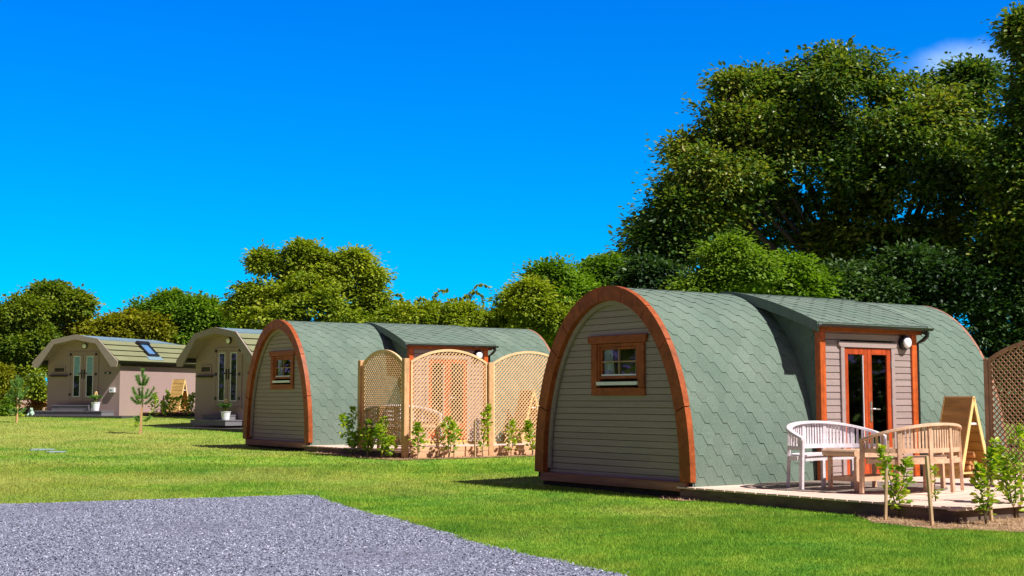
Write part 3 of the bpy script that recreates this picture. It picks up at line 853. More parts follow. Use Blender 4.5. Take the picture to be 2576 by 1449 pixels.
# ------------------------------------------------------------------ cabins
def build_cabin(skylight, blinds):
    c = thing('holiday_cabin', 'x', 'cabin')
    WT, ZT, WS, ZS, ZA, L, WW, SB = 1.954, 1.811, 1.036, 2.849, 3.028, 6.6, 1.685, .574
    ZE = ZT + .20
    def rz(v):
        v = abs(v)
        return ZA + (ZS-ZA)*v/WS if v < WS else ZS + (ZE-ZS)*(v-WS)/(WT-WS)
    def pr(m, poly, u0, u1, mi=0): return m.prism(poly, lambda a, b, d: P(d, a, b), u0, u1, mi)
    w = MB(); T = .13
    zs = [(-WW, -.3), (WW, -.3), (WW, rz(WW)-T), (WS-.03, rz(WS-.03)-T), (0, ZA-T), (-WS+.03, rz(WS-.03)-T), (-WW, rz(WW)-T)]
    pr(w, zs, SB, L-.35)
    wall = w.build('wall', M_CAB, c)
    r = MB(); LAPS = 4
    for sg in (-1, 1):
        for k in range(LAPS):
            a0, a1 = k/LAPS, (k+1)/LAPS + (.05 if k < LAPS-1 else 0)
            v0, z0 = WT + (WS-WT)*a0, ZE + (ZS-ZE)*a0
            v1, z1 = WT + (WS-WT)*a1, ZE + (ZS-ZE)*a1
            nx, nz = .675, .74
            t0, t1 = .06, .008
            q = lambda u, v, z, t: P(u, sg*(v + nx*t), z + nz*t)
            r.hexa([q(.05, v0, z0, -.02), q(L-.1, v0, z0, -.02), q(L-.1, v1, z1, -.02), q(.05, v1, z1, -.02),
                    q(.05, v0, z0, t0), q(L-.1, v0, z0, t0), q(L-.1, v1, z1, t1), q(.05, v1, z1, t1)])
            r.hexa([q(.052, v0, z0, -.028), q(L-.102, v0, z0, -.028), q(L-.102, v0-.003, z0+.003, -.028), q(.052, v0-.003, z0+.003, -.028),
                    q(.052, v0+.004, z0-.004, t0-.004), q(L-.102, v0+.004, z0-.004, t0-.004), q(L-.102, v0+.001, z0-.001, t0-.004), q(.052, v0+.001, z0-.001, t0-.004)], 1)
    r.build('roof', [M_CABROOF, M_CABEDGE], c)
    u = MB()
    for sg in (-1, 1):
        u.hexa([P(.05, 0, ZA-.03), P(L-1.4, 0, ZA-.03), P(L-1.4, sg*(WS+.03), ZS-.04), P(.05, sg*(WS+.03), ZS-.04),
                P(.05, 0, ZA+.02), P(L-1.4, 0, ZA+.02), P(L-1.4, sg*(WS+.04), ZS+.02), P(.05, sg*(WS+.04), ZS+.02)])
        u.hexa([P(L-1.4, 0, ZA-.03), P(L-.1, 0, ZS-.1), P(L-.1, sg*(WS), ZS-.12), P(L-1.4, sg*(WS+.03), ZS-.04),
                P(L-1.4, 0, ZA+.02), P(L-.1, 0, ZS-.06), P(L-.1, sg*(WS), ZS-.08), P(L-1.4, sg*(WS+.04), ZS+.02)])
    u.build('ridge_sheet', M_RIDGE, c)
    so = MB()
    for sg in (-1, 1):
        pr(so, [(sg*WW, 2.03), (sg*(WT-.06), 2.0), (sg*(WT-.06), 1.94), (sg*WW, 1.94)], .1, L-.2)
        pr(so, [(sg*(WW+.002), 1.93), (sg*(WW+.03), 1.93), (sg*(WW+.03), 1.86), (sg*(WW+.002), 1.86)], SB+.02, L-.4)
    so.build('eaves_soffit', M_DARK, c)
    b = MB()
    for sg in (-1, 1):
        f = lambda a, z, d: P(d, sg*a, z)
        for poly in ([(0, ZA+.035), (WS+.02, ZS+.035), (WS-.07, ZS-.15), (0, ZA-.155)],
                     [(WS+.02, ZS+.035), (WT+.02, ZE), (WT-.27, ZT), (WS-.07, ZS-.15)],
                     [(WT+.02, ZE), (WT-.02, ZT), (WT-.27, ZT)]):
            b.prism(poly, f, -.015, .045)
    b.build('barge_board', M_BARGE, c)
    # porch soffit under the overhanging gable
    ps = MB()
    for sg in (-1, 1):
        for (v0, v1) in ((0.02, WS-.03), (WS-.03, WW)):
            ps.hexa([P(.046, sg*v0, rz(v0)-.16), P(SB-.002, sg*v0, rz(v0)-.16), P(SB-.002, sg*v1, rz(v1)-.16), P(.046, sg*v1, rz(v1)-.16),
                     P(.046, sg*v0, rz(v0)-.08), P(SB-.002, sg*v0, rz(v0)-.08), P(SB-.002, sg*v1, rz(v1)-.08), P(.046, sg*v1, rz(v1)-.08)])
    ps.build('porch_soffit', M_CAB, c)
    U = SB
    s = MB()
    s.box(P(U-.03, -.70, .49), P(U-.001, -.60, 2.41)).box(P(U-.03, .60, .49), P(U-.001, .70, 2.41)).box(P(U-.03, -.599, 2.33), P(U-.001, .599, 2.41))
    s.box(P(U-.06, -.76, .45), P(U-.001, .76, .489))
    s.build('door_surround', M_CAB, c)
    for a, b_ in ((-.595, -.008), (.008, .595)):
        d = MB(); st = .135
        d.box(P(U-.024, a, .50), P(U-.004, a+st, 2.325)).box(P(U-.024, b_-st, .50), P(U-.004, b_, 2.325)).box(P(U-.024, a+st, 2.25), P(U-.004, b_-st, 2.325)).box(P(U-.024, a+st, .50), P(U-.004, b_-st, .68))
        dr = d.build('door', M_CAB, c, bevel=.004)
        g = MB(); x0, x1, z0, z1, t = a+st+.001, b_-st-.001, .681, 2.249, .022
        g.box(P(U-.028, x0, z0), P(U-.010, x0+t, z1)).box(P(U-.028, x1-t, z0), P(U-.010, x1, z1)).box(P(U-.028, x0+t, z0), P(U-.010, x1-t, z0+t)).box(P(U-.028, x0+t, z1-t), P(U-.010, x1-t, z1))
        if blinds: g.box(P(U-.028, x0+t, 1.50), P(U-.010, x1-t, 1.52))
        g.build('glazing_frame', M_WHITE, dr)
        MB().box(P(U-.008, x0, z0), P(U-.0035, x1, z1)).build('unlit_room_panel', M_BLACK, dr)  # black sheet painted as the unlit room behind the glass
        MB().box(P(U-.016, x0+t, z0+t), P(U-.013, x1-t, z1-t)).build('pane', M_GLASS, dr)
        if blinds: MB().box(P(U-.012, x0+t, 1.53), P(U-.0095, x1-t, z1-t)).build('blind', M_BLIND, dr)
        hx = a if a < 0 else b_
        for zz in (.72, 1.50, 2.27): MB().box(P(U-.05, hx-.045, zz), P(U-.0245, hx+.045, zz+.09)).build('hinge', M_BLACK, dr)
        xm = b_-.05 if a < 0 else a+.05
        MB().box(P(U-.045, xm-.018, 1.38), P(U-.0245, xm+.018, 1.72)).box(P(U-.08, xm-.014 if a > 0 else xm-.13, 1.56), P(U-.046, xm+.13 if a > 0 else xm+.014, 1.585)).build('handle', M_BLACK, dr)
    Mx = Matrix.Translation(P(U - .002, .05, 2.64)) @ Matrix.Rotation(R(-90), 4, 'Y')
    lb = MB().lathe([(.105, 0), (.108, .05), (.09, .06)], 22, 0, Mx).build('wall_lamp', M_BLACK, c)
    MB().lathe([(.092, .055), (.085, .085), (.04, .10)], 22, 0, Mx).build('diffuser', M_LAMP, lb, smooth=True)
    v = MB()
    v.box(P(U-.03, -1.42, 1.60), P(U-.002, -1.36, 1.86)).box(P(U-.03, -.90, 1.60), P(U-.002, -.84, 1.86)).box(P(U-.03, -1.36, 1.81), P(U-.002, -.90, 1.86)).box(P(U-.03, -1.36, 1.60), P(U-.002, -.90, 1.64))
    vn = v.build('name_panel', M_CAB, c)
    MB().box(P(U-.02, -1.34, 1.66), P(U-.003, -.92, 1.79)).build('inset', M_DARK, vn)
    sh = MB().box(P(U-.11, -1.56, 1.485), P(U-.002, -.72, 1.52)).box(P(U-.08, -1.5, 1.455), P(U-.002, -.78, 1.484))
    sh.build('wall_shelf', M_DARK, c)
    MB().box(P(U-.025, .99, 1.545), P(U-.002, 1.27, 1.63)).build('number_plate', M_BLACK, c)
    MB().box(P(U-.027, 1.08, 1.572), P(U-.0255, 1.18, 1.602)).build('plate_mark', M_WHITE, c)
    if skylight:
        mb_ = MB().box(P(U-.09, 1.26, .84), P(U-.002, 1.50, 1.02)).build('meter_box', M_WHITE, c, bevel=.01)
        MB().box(P(U-.093, 1.31, .90), P(U-.0905, 1.39, .96)).build('dial', M_RIDGE, mb_)
        # roof window
        e1 = Vector((0, -(WT-WS), ZE-ZS)).normalized(); nrm = Vector((0, -.675, .74))
        o = P(2.62, WS, ZS) + nrm*.0
        def q(a, s_, h): return P(2.62, WS, ZS) + Vector((1,0,0))*a + e1*s_ + nrm*h
        def slab(m, a0, a1, s0, s1, h0, h1, mi=0): return m.hexa([q(a0,s0,h0), q(a1,s0,h0), q(a1,s1,h0), q(a0,s1,h0), q(a0,s0,h1), q(a1,s0,h1), q(a1,s1,h1), q(a0,s1,h1)], mi)
        f = MB(); A = .36
        slab(f, -A-.04, A+.04, .10, .24, .0, .15); slab(f, -A, A, .84, .93, .0, .12); slab(f, -A, -A+.10, .24, .84, .0, .12); slab(f, A-.10, A, .24, .84, .0, .12)
        sk = f.build('roof_window', M_BLACK, c)
        slab(MB(), -A+.10, A-.10, .24, .84, .06, .075).build('pane', mat('blue roof window glass', (.10, .22, .42), .08, .15, spec=1.0), sk)
        slab(MB(), -A-.12, A+.12, .925, 1.13, .0, .06).build('flashing', M_RIDGE, sk)
    return c

# ------------------------------------------------------------------ place the buildings
TH1, TH2 = R(35.13), R(34.4)
O1, O2 = Vector((1.515, 21.434, 0)), Vector((-5.75, 33.776, .181))
def W(o, th, u, v, z=0.0):
    return Vector((o.x + u*math.cos(th) + v*math.sin(th), o.y + u*math.sin(th) - v*math.cos(th), o.z + z))
pod = build_pod(); pod.location = O1; pod.rotation_euler = (0, 0, TH1)
relabel(pod, 'nearest and largest green shingled arched pod, its red double doors in full view')
pod['group'] = 'green arched glamping pods'
pod2 = copy_tree(pod); pod2.location = O2; pod2.rotation_euler = (0, 0, TH2)
relabel(pod2, 'smaller looking arched green shingled pod farther back, its doors hidden behind the pale lattice screens')
dk = build_deck(); dk.location = O1; dk.rotation_euler = (0, 0, TH1)
relabel(dk, 'pale pinkish timber deck in front of the nearest pod, carrying two curved benches'); dk['group'] = 'timber decks beside the pods'
dk2 = build_deck(6.12); dk2['group'] = dk['group']; dk2.location = O2; dk2.rotation_euler = (0, 0, TH2)
relabel(dk2, 'timber deck of the farther pod, mostly screened by lattice')

# trellis of the farther pod: two sides
tf = thing('trellis_fence', 'pale pine arched lattice screen of three panels around the farther pod deck', 'trellis', O2, TH2, 'lattice screens')
for (o_, d_, w_) in ((P(.05, 4.34, 0), (0, -1, 0), 1.74), (P(.16, 6.2, 0), (1, 0, 0), 1.90), (P(2.22, 6.2, 0), (1, 0, 0), 1.94)):
    trellis_panel(tf, o_, d_, w_, .25, 2.0, .27, (M_LATT, M_LATT, M_LPOST), flipped=True)
for (u, v, zb_) in ((.05, 4.24, .14), (.05, 6.18, -.2), (2.13, 6.22, -.2), (4.24, 6.2, -.2)):
    MB().box(P(u-.06, v-.06, zb_), P(u+.06, v+.06, 2.06 if u < .1 else 2.0)).build('post', M_LPOST, tf, bevel=.006)
tb = MB(); 
for a in ((.13, 2.06), (2.2, 4.17)): tb.box(P(a[0], 6.24, -.04), P(a[1], 6.262, .12)).box(P(a[0], 6.225, .125), P(a[1], 6.27, .215))
tb.build('base_board', M_FASCIA, tf)
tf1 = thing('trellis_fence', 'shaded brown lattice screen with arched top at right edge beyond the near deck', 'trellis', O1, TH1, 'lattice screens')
trellis_panel(tf1, P(4.1, 3.93, 0), (0, -1, 0), 1.98, .22, 2.0, .28, (M_LBROWN, M_LBROWN))  # panel colour carries the shade of its unlit side
for v in (3.89, 5.97): MB().box(P(4.06, v-.035, .138), P(4.13, v+.035, 2.0)).build('post', M_LBROWN, tf1, bevel=.005)

# furniture on the near deck
rug = MB().lathe([(1.36, 0), (1.36, .008), (1.33, .012)], 64).build('outdoor_rug', M_RUG, None)
rug.location = (4.85, 19.98, .140)
tag(rug, 'round brown woven rug under the curved benches on the near deck', 'rug', 'round rugs')
bA = bench(M_TEAK_W, M_TEAK_W); bB = bench(M_TEAK, M_TEAK)
zd = .152
def place(o, x, y, ang, z=zd): o.location = (x, y, z); o.rotation_euler = (0, 0, ang)
place(bA, 4.74, 19.62, math.atan2(-.56, -.83))   # chord direction; faces the camera side
place(bB, 5.33, 18.98, math.atan2(.60, .80))
relabel(bA, 'silvery white curved slatted bench facing the camera in front of the red doors'); relabel(bB, 'honey brown curved slatted bench with its slatted back to the camera, nearest the deck edge')
tbl = coffee_table(M_TEAK, M_TEAK); place(tbl, 4.90, 19.22, math.atan2(.60, .80))
relabel(tbl, 'low teak table with rolled ends between the two curved benches of the near deck')
for o in (bA, bB): o['group'] = 'curved slatted garden benches'
tbl['group'] = 'low slatted tables'
def clone(src, x, y, ang, z, label):
    c = copy_tree(src); place(c, x, y, ang, z); return relabel(c, label)
d21 = TH2 - TH1
def to2(x, y):
    r = Vector((x - O1.x, y - O1.y)); c, s_ = math.cos(d21), math.sin(d21)
    return O2.x + r.x*c - r.y*s_, O2.y + r.x*s_ + r.y*c
for src, lab, du in ((bB, 'reddish curved slatted bench seen through the left lattice panel of the farther pod', None), (bA, 'white curved slatted bench behind the middle lattice panel of the farther pod', None)):
    if src is bA:
        q = W(O2, TH2, 2.0, 3.0); clone(src, q.x, q.y, bA.rotation_euler.z + d21, O2.z+.152, lab)
    else:
        q = W(O2, TH2, .75, 4.9); clone(src, q.x, q.y, TH2 - R(90) + R(28), O2.z+.139, lab)
q = W(O2, TH2, 1.9, 4.2); clone(tbl, q.x, q.y, TH2, O2.z+.139, 'low slatted table half hidden behind the middle lattice panel of the farther pod')
# log stores
ls = log_store(M_LOGW, M_LOGE); q = W(O1, TH1, 5.30, 2.74); place(ls, q.x, q.y, TH1, .1385)
relabel(ls, 'A-frame wooden log store against the green side of the near pod'); ls['group'] = 'A-frame log stores'
q = W(O2, TH2, 5.75, 2.74); ls2 = clone(ls, q.x, q.y, TH2, O2.z+.1385, 'A-frame log store barely seen through the right lattice panel of the farther pod')
C4, T4, C3, T3 = Vector((-16.788, 52.81, .801)), R(69.67), Vector((-9.595, 44.375, .647)), R(50.71)
q = W(C4, T4, 3.33, 2.75); ls4 = clone(ls, q.x, q.y, T4, C4.z+.08, 'amber A-frame log store against the pink side wall of the leftmost cabin')
k = 0
for store, o_, th_, u_, v_, zz in ((1, O1, TH1, 5.30, 2.62, .1385), (2, C4, T4, 3.33, 2.62, .08)):
    for dx, dz in ((-.20, .165), (-.06, .16), (.09, .165), (.22, .16), (-.12, .275), (.03, .275), (-.04, .38)):
        if store == 2 and k > 11: break
        p = W(o_, th_, u_ + dx, v_, zz + dz)
        fl = firewood(p, th_, 40+k)
        tag(fl, ('split orange firewood log in the log store on the near deck' if store == 1 else 'split orange firewood log in the log store by the leftmost cabin'), 'firewood', 'firewood in the near log store' if store == 1 else 'firewood in the cabin log store'); k += 1

# cabins
c4 = build_cabin(True, True); c4.location = C4; c4.rotation_euler = (0, 0, T4)
relabel(c4, 'leftmost taupe cabin with olive roof, roof window and pale blue blinds in its double doors'); c4['group'] = 'taupe holiday cabins'
c3 = build_cabin(False, False); c3.location = C3; c3.rotation_euler = (0, 0, T3)
relabel(c3, 'taupe cabin with tall dark glazed doors, partly hidden by the arched pod in the middle'); c3['group'] = 'taupe holiday cabins'
def steps(loc, th, lo, up, pl, label):
    s = thing('porch_steps', label, 'steps', loc, th, 'grey cabin steps')
    def tread(m, a, b, nose=.02):
        x0, y0, z0 = a; x1, y1, z1 = b
        m.box(P(x0+nose, y0+nose, z0), P(x1, y1-nose, z1-.03)); m.box(P(x0, y0, z1-.0295), P(x1, y1, z1))
    m = MB(); tread(m, (-.2, lo[0], -.1), (.57, lo[1], lo[2])); m.build('lower_step', M_STEP, s, bevel=.004)
    m = MB(); tread(m, (.2, up[0], lo[2]+.001), (.572, up[1], up[2])); m.build('upper_step', M_STEP, s, bevel=.004)
    m = MB(); m.box(P(-.5, pl[0], -.5), P(.56, pl[1], pl[2])); m.build('plinth', M_PLINTH, s, bevel=.006)
    return s
steps(C4, T4, (-1.82, 1.47, .14), (-1.2, .55, .36), (-2.15, 2.6, -.04), 'pair of wide grey steps at the doors of the leftmost cabin')
steps(C3, T3, (-.95, .85, .08), (-.85, .55, .24), (-2.6, 2.4, -.17), 'pair of grey steps at the tall dark doors of the second cabin')
# low deck beside the leftmost cabin
cd = thing('cabin_deck', 'weathered low deck along the pink side wall of the leftmost cabin', 'deck', C4, T4)
m = MB()
for i, v in enumerate(np.arange(1.72, 3.9, .15)): m.box(P(1.9, v, .045), P(6.2, v+.14, .075))
m.build('deck_boards', M_SILL, cd)
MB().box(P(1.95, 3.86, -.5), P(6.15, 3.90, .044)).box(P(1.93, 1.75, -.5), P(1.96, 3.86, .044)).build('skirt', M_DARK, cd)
q = W(C4, T4, 4.9, 3.1); clone(bA, q.x, q.y, T4 + math.pi + .3, C4.z+.076, 'white curved bench beside the leftmost cabin, cut off by the second cabin')

# pots
def fern_pot(loc, label, seed, r=.15, h=.31, loop=True):
    t = thing('plant_pot', label, 'plant pot', loc, 0, 'white pots on the cabin steps')
    MB().lathe([(r*.68, 0), (r*.72, .01), (r*.97, h*.93), (r*1.04, h*.94), (r*1.04, h), (r*.93, h), (r*.9, h*.9)], 28).build('pot', M_POT, t)
    rg = np.random.default_rng(seed); C = []; D = []
    for i in range(26):
        a = rg.uniform(0, 6.283); ln = rg.uniform(.5, 1.1) * .26
        for k in range(12):
            q_ = k/11; rr = ln*q_; z = h - .02 + .26*math.sin(q_*2.2)*rg.uniform(.8, 1.1)
            c = (math.cos(a)*rr, math.sin(a)*rr, z)
            for s_ in (-1, 1):
                C.append(c); D.append((math.cos(a+s_*1.1), math.sin(a+s_*1.1), .1))
    leaf_mesh('fern', np.array(C), np.array(D), np.full(len(C), .05), M_FERN, t, rg, .6)
    if loop:
        m = MB(); m.tube([(.07*math.cos(a)*(.6), .0+.02*math.sin(a), h + .20 + .20*math.sin(a)) for a in np.linspace(-2.6, 2.9+.0, 16)] , .022, 8)
        m.build('driftwood_loop', M_LOGE, t)
    return t
q = W(C4, T4, .02, 1.02, .141); fern_pot(q, 'white pot with fern and looped driftwood on the steps of the leftmost cabin', 3, .17, .33)
q = W(C3, T3, .0, .62, .081); fern_pot(q, 'white pot with trailing green fern on the steps of the second cabin', 5, .16, .27)

# frog ornament: squat figure on the plinth
fo = thing('frog_ornament', 'pale green sitting frog ornament on the plinth of the leftmost cabin', 'ornament', W(C4, T4, -.36, -1.62, -.038), T4)
m = MB(); m.lathe([(.05, 0), (.09, .03), (.085, .10), (.06, .16), (.035, .19)], 16); m.build('body', mat('pale green glaze', (.42, .60, .48), .4, .1), fo, smooth=True)
m = MB(); m.lathe([(.02, .17), (.055, .20), (.065, .235), (.04, .27), (.01, .28)], 16, 0, Matrix.Translation((-.03, 0, 0)))
for sy in (-1, 1):
    m.lathe([(.012, .26), (.02, .275), (.018, .295), (.006, .30)], 8, 0, Matrix.Translation((-.045, sy*.035, 0)))
    m.tube([(.0, sy*.05, .10), (-.03, sy*.12, .09), (-.10, sy*.10, .02), (-.14, sy*.12, .01)], [.03, .03, .02, .02], 8)
m.build('head', MATS['pale green glaze'], fo)

# far left green roofed building corner
g = thing('green_roofed_shed', 'corner of a pale green sloping roof behind bushes at far left', 'shed', (0, 0, 0))
p0 = at(0, 907, 64); p1 = at(42, 947, 64)
g.location = (p0.x - 1.6, 64, terrain(64)); zb_ = terrain(64)
hx = p1.x - g.location.x; ze = p1.z - zb_; sl = (p0.z - p1.z) / (p1.x - p0.x); zr = ze + sl * hx
MB().hexa([(0, 0, zr), (hx, 0, ze), (hx, 5, ze), (0, 5, zr), (0, 0, zr+.09), (hx+.06, 0, ze+.03), (hx+.06, 5, ze+.03), (0, 5, zr+.09)]).hexa([(-hx, 0, ze), (0, 0, zr), (0, 5, zr), (-hx, 5, ze), (-hx, 0, ze+.06), (0, 0, zr+.09), (0, 5, zr+.09), (-hx, 5, ze+.06)]).build('roof', mat('pale green roof felt', (.22, .42, .30), .7, .1), g)
MB().prism([(-hx+.3, 0), (hx-.3, 0), (hx-.3, ze+.2), (0, zr-.05), (-hx+.3, ze+.2)], lambda a, b_, d: Vector((a, d, b_)), .25, 4.7).build('wall', M_CAB, g)
# ------------------------------------------------------------------ ground
def gnoise(nt, tc, sc, det=3, rough=.5):
    n = nt.nodes.new('ShaderNodeTexNoise'); n.inputs['Scale'].default_value = sc; n.inputs['Detail'].default_value = det; n.inputs['Roughness'].default_value = rough
    nt.links.new(tc.outputs['Object'], n.inputs['Vector']); return n
def lawnmat(name, blades=False):
    m, nt, out = nodes_of(name); N = nt.nodes.new; L = nt.links.new
    tc = N('ShaderNodeTexCoord')
    n1 = gnoise(nt, tc, .28, 4, .6); n2 = gnoise(nt, tc, 2.2, 3); n3 = gnoise(nt, tc, 38, 2)
    cr = N('ShaderNodeValToRGB'); e = cr.color_ramp.elements
    e[0].position = .36; e[0].color = (.115, .285, .028, 1); e[1].position = .64; e[1].color = (.33, .43, .055, 1)
    x = e.new(.5); x.color = (.205, .365, .035, 1)
    ad = N('ShaderNodeMath'); ad.operation = 'MULTIPLY_ADD'; ad.inputs[1].default_value = .5
    L(n2.outputs[0], ad.inputs[0])
    s = N('ShaderNodeMath'); s.operation = 'MULTIPLY'; s.inputs[1].default_value = .5; L(n1.outputs[0], s.inputs[0]); L(s.outputs[0], ad.inputs[2])
    L(ad.outputs[0], cr.inputs[0])
    # dry straw coloured patches, commoner on the left side of the lawn
    nd = gnoise(nt, tc, .16, 5, .65); sp = N('ShaderNodeSeparateXYZ'); L(tc.outputs['Object'], sp.inputs[0])
    gx = N('ShaderNodeMapRange'); gx.inputs['From Min'].default_value = 4; gx.inputs['From Max'].default_value = -9; gx.inputs['To Min'].default_value = 0; gx.inputs['To Max'].default_value = .16
    L(sp.outputs[0], gx.inputs[0]); sm = N('ShaderNodeMath'); sm.operation = 'ADD'; L(nd.outputs[0], sm.inputs[0]); L(gx.outputs[0], sm.inputs[1])
    dm = N('ShaderNodeMapRange'); dm.interpolation_type = 'SMOOTHSTEP'; dm.inputs['From Min'].default_value = .50; dm.inputs['From Max'].default_value = .74; dm.inputs['To Max'].default_value = .62
    L(sm.outputs[0], dm.inputs[0])
    mxd = N('ShaderNodeMix'); mxd.data_type = 'RGBA'; L(dm.outputs[0], mxd.inputs['Factor']); L(cr.outputs[0], mxd.inputs[6]); mxd.inputs[7].default_value = (.43, .41, .11, 1)
    col = mxd.outputs[2]
    mr = N('ShaderNodeMapRange'); mr.inputs['From Min'].default_value = .3; mr.inputs['From Max'].default_value = .7
    if blades:
        g = N('ShaderNodeNewGeometry'); L(g.outputs['Random Per Island'], mr.inputs[0]); mr.inputs['From Min'].default_value = 0; mr.inputs['From Max'].default_value = 1
        mr.inputs['To Min'].default_value = .6; mr.inputs['To Max'].default_value = 1.5
    else:
        L(n3.outputs[0], mr.inputs[0]); mr.inputs['To Min'].default_value = .55; mr.inputs['To Max'].default_value = 1.35
    vm = N('ShaderNodeVectorMath'); vm.operation = 'SCALE'; L(col, vm.inputs[0]); L(mr.outputs[0], vm.inputs['Scale'])
    p = N('ShaderNodeBsdfPrincipled'); p.inputs['Roughness'].default_value = .7; p.inputs['Specular IOR Level'].default_value = .15
    L(vm.outputs[0], p.inputs['Base Color'])
    if blades:
        t = N('ShaderNodeBsdfTranslucent'); L(vm.outputs[0], t.inputs[0]); mx = N('ShaderNodeMixShader'); mx.inputs[0].default_value = .4
        L(p.outputs[0], mx.inputs[1]); L(t.outputs[0], mx.inputs[2]); L(mx.outputs[0], out.inputs[0])
    else:
        b = N('ShaderNodeBump'); b.inputs['Strength'].default_value = .7; b.inputs['Distance'].default_value = .03
        L(n3.outputs[0], b.inputs['Height']); L(b.outputs[0], p.inputs['Normal']); L(p.outputs[0], out.inputs[0])
    return m
xs = np.concatenate([[-300, -120], np.arange(-60, 61, 2.0), [120, 300]])
ys = np.concatenate([[-60, -10], np.arange(0, 90, 1.0), [100, 120, 200, 500]])
V = np.array([(x, y, terrain(y)) for y in ys for x in xs]); nx = len(xs)
F = np.array([[j*nx+i, j*nx+i+1, (j+1)*nx+i+1, (j+1)*nx+i] for j in range(len(ys)-1) for i in range(nx-1)])
tag(fast_mesh('lawn', V, F, lawnmat('lawn turf'), None, True), kind='structure')

GP = [(-14.5, 15.9), (-7.03, 19.1), (-3.15, 20.8), (-2.90, 20.6), (-2.64, 19.8), (-2.01, 18.1), (-.82, 15.15), (.04, 13.04), (.89, 11.48), (1.97, 9.4), (2.7, 5), (2.7, -4), (-14.5, -4)]
def wobble(poly, step=.25, amp=.03, seed=2):
    rr = random.Random(seed); o = []
    for (x0, y0), (x1, y1) in zip(poly, poly[1:] + poly[:1]):
        n = max(1, int(math.hypot(x1-x0, y1-y0)/step))
        for i in range(n): o.append((x0+(x1-x0)*i/n + rr.uniform(-amp, amp), y0+(y1-y0)*i/n + rr.uniform(-amp, amp)))
    return o
GPW = wobble(GP)
def inpoly(x, y, poly):
    x = np.asarray(x); y = np.asarray(y); c = np.zeros(x.shape, bool)
    for (x0, y0), (x1, y1) in zip(poly, poly[1:] + poly[:1]):
        if y0 == y1: continue
        c ^= ((y0 > y) != (y1 > y)) & (x < (x1-x0)*(y-y0)/(y1-y0)+x0)
    return c
def sheet(name, poly, z, m, thick=None):
    bm = bmesh.new(); vs = [bm.verts.new((x, y, z + terrain(y))) for x, y in poly]
    f = bm.faces.new(vs); bmesh.ops.triangulate(bm, faces=[f])
    me = bpy.data.meshes.new(name); bm.to_mesh(me); bm.free(); me.materials.append(m)
    if me.polygons and me.polygons[0].normal.z < 0: me.flip_normals()
    return tag(link(bpy.data.objects.new(name, me)), kind='structure')
def gravelmat():
    m, nt, out = nodes_of('slate chippings'); N = nt.nodes.new; L = nt.links.new
    tc = N('ShaderNodeTexCoord'); v = N('ShaderNodeTexVoronoi'); v.inputs['Scale'].default_value = 42; L(tc.outputs['Object'], v.inputs['Vector'])
    cr = N('ShaderNodeValToRGB'); e = cr.color_ramp.elements
    e[0].color = (.04, .044, .062, 1); e[1].color = (.31, .32, .43, 1); e[0].position = .1
    sp = N('ShaderNodeSeparateColor'); L(v.outputs['Color'], sp.inputs[0]); L(sp.outputs[0], cr.inputs[0])
    p = N('ShaderNodeBsdfPrincipled'); p.inputs['Roughness'].default_value = .75; L(cr.outputs[0], p.inputs['Base Color'])
    b = N('ShaderNodeBump'); b.inputs['Strength'].default_value = .8; b.inputs['Distance'].default_value = .02; b.invert = True
    L(v.outputs['Distance'], b.inputs['Height']); L(b.outputs[0], p.inputs['Normal']); L(p.outputs[0], out.inputs[0])
    return m
sheet('gravel_drive', GPW, .008, gravelmat())
M_CHIP = leafmat('grey slate chip', [(.022, .026, .038), (.09, .10, .14), (.185, .20, .275), (.29, .31, .41), (.80, .82, .93)], 0.0, 40, .6, .4)
# loose chips
n = 460000
X = rng.uniform(-9, 2.8, n); Y = 9 + 12.2 * rng.random(n) ** 1.15
ok = inpoly(X + rng.normal(size=n)*.035, Y + rng.normal(size=n)*.05, GPW) & (np.abs(X) < Y * .395 + .4)
X, Y = X[ok], Y[ok]; n = len(X)
T = np.array([[1, 0, 0], [-.2, .9, 0], [-.9, -.3, 0], [.1, -.8, 0], [.1, .1, .8]]); TF = np.array([[0, 1, 4], [1, 2, 4], [2, 3, 4], [3, 0, 4]])
sc = rng.uniform(.006, .0165, n); th = rng.uniform(0, 6.283, n)
J = T[None] * (1 + rng.normal(size=(n, 5, 3)) * .25)
J = J * sc[:, None, None] * np.array([1.15, .85, .75])
tx = rng.normal(size=n) * .35
c, s_ = np.cos(th)[:, None], np.sin(th)[:, None]
VX = J[:, :, 0]*c - J[:, :, 1]*s_ + X[:, None]; VY = J[:, :, 0]*s_ + J[:, :, 1]*c + Y[:, None]
VZ = J[:, :, 2] + .009 + np.interp(Y, TY, TZ)[:, None] + tx[:, None]*J[:, :, 0] + .35*sc[:, None] + .012*(np.sin(X*1.3)*np.sin(Y*1.1))[:, None]
FF = (np.arange(n)[:, None, None]*5 + TF[None]).reshape(-1, 3)
tag(fast_mesh('gravel_chips', np.stack([VX, VY, VZ], -1).reshape(-1, 3), FF, M_CHIP), 'loose grey slate chippings covering the drive', 'gravel', kind='stuff')

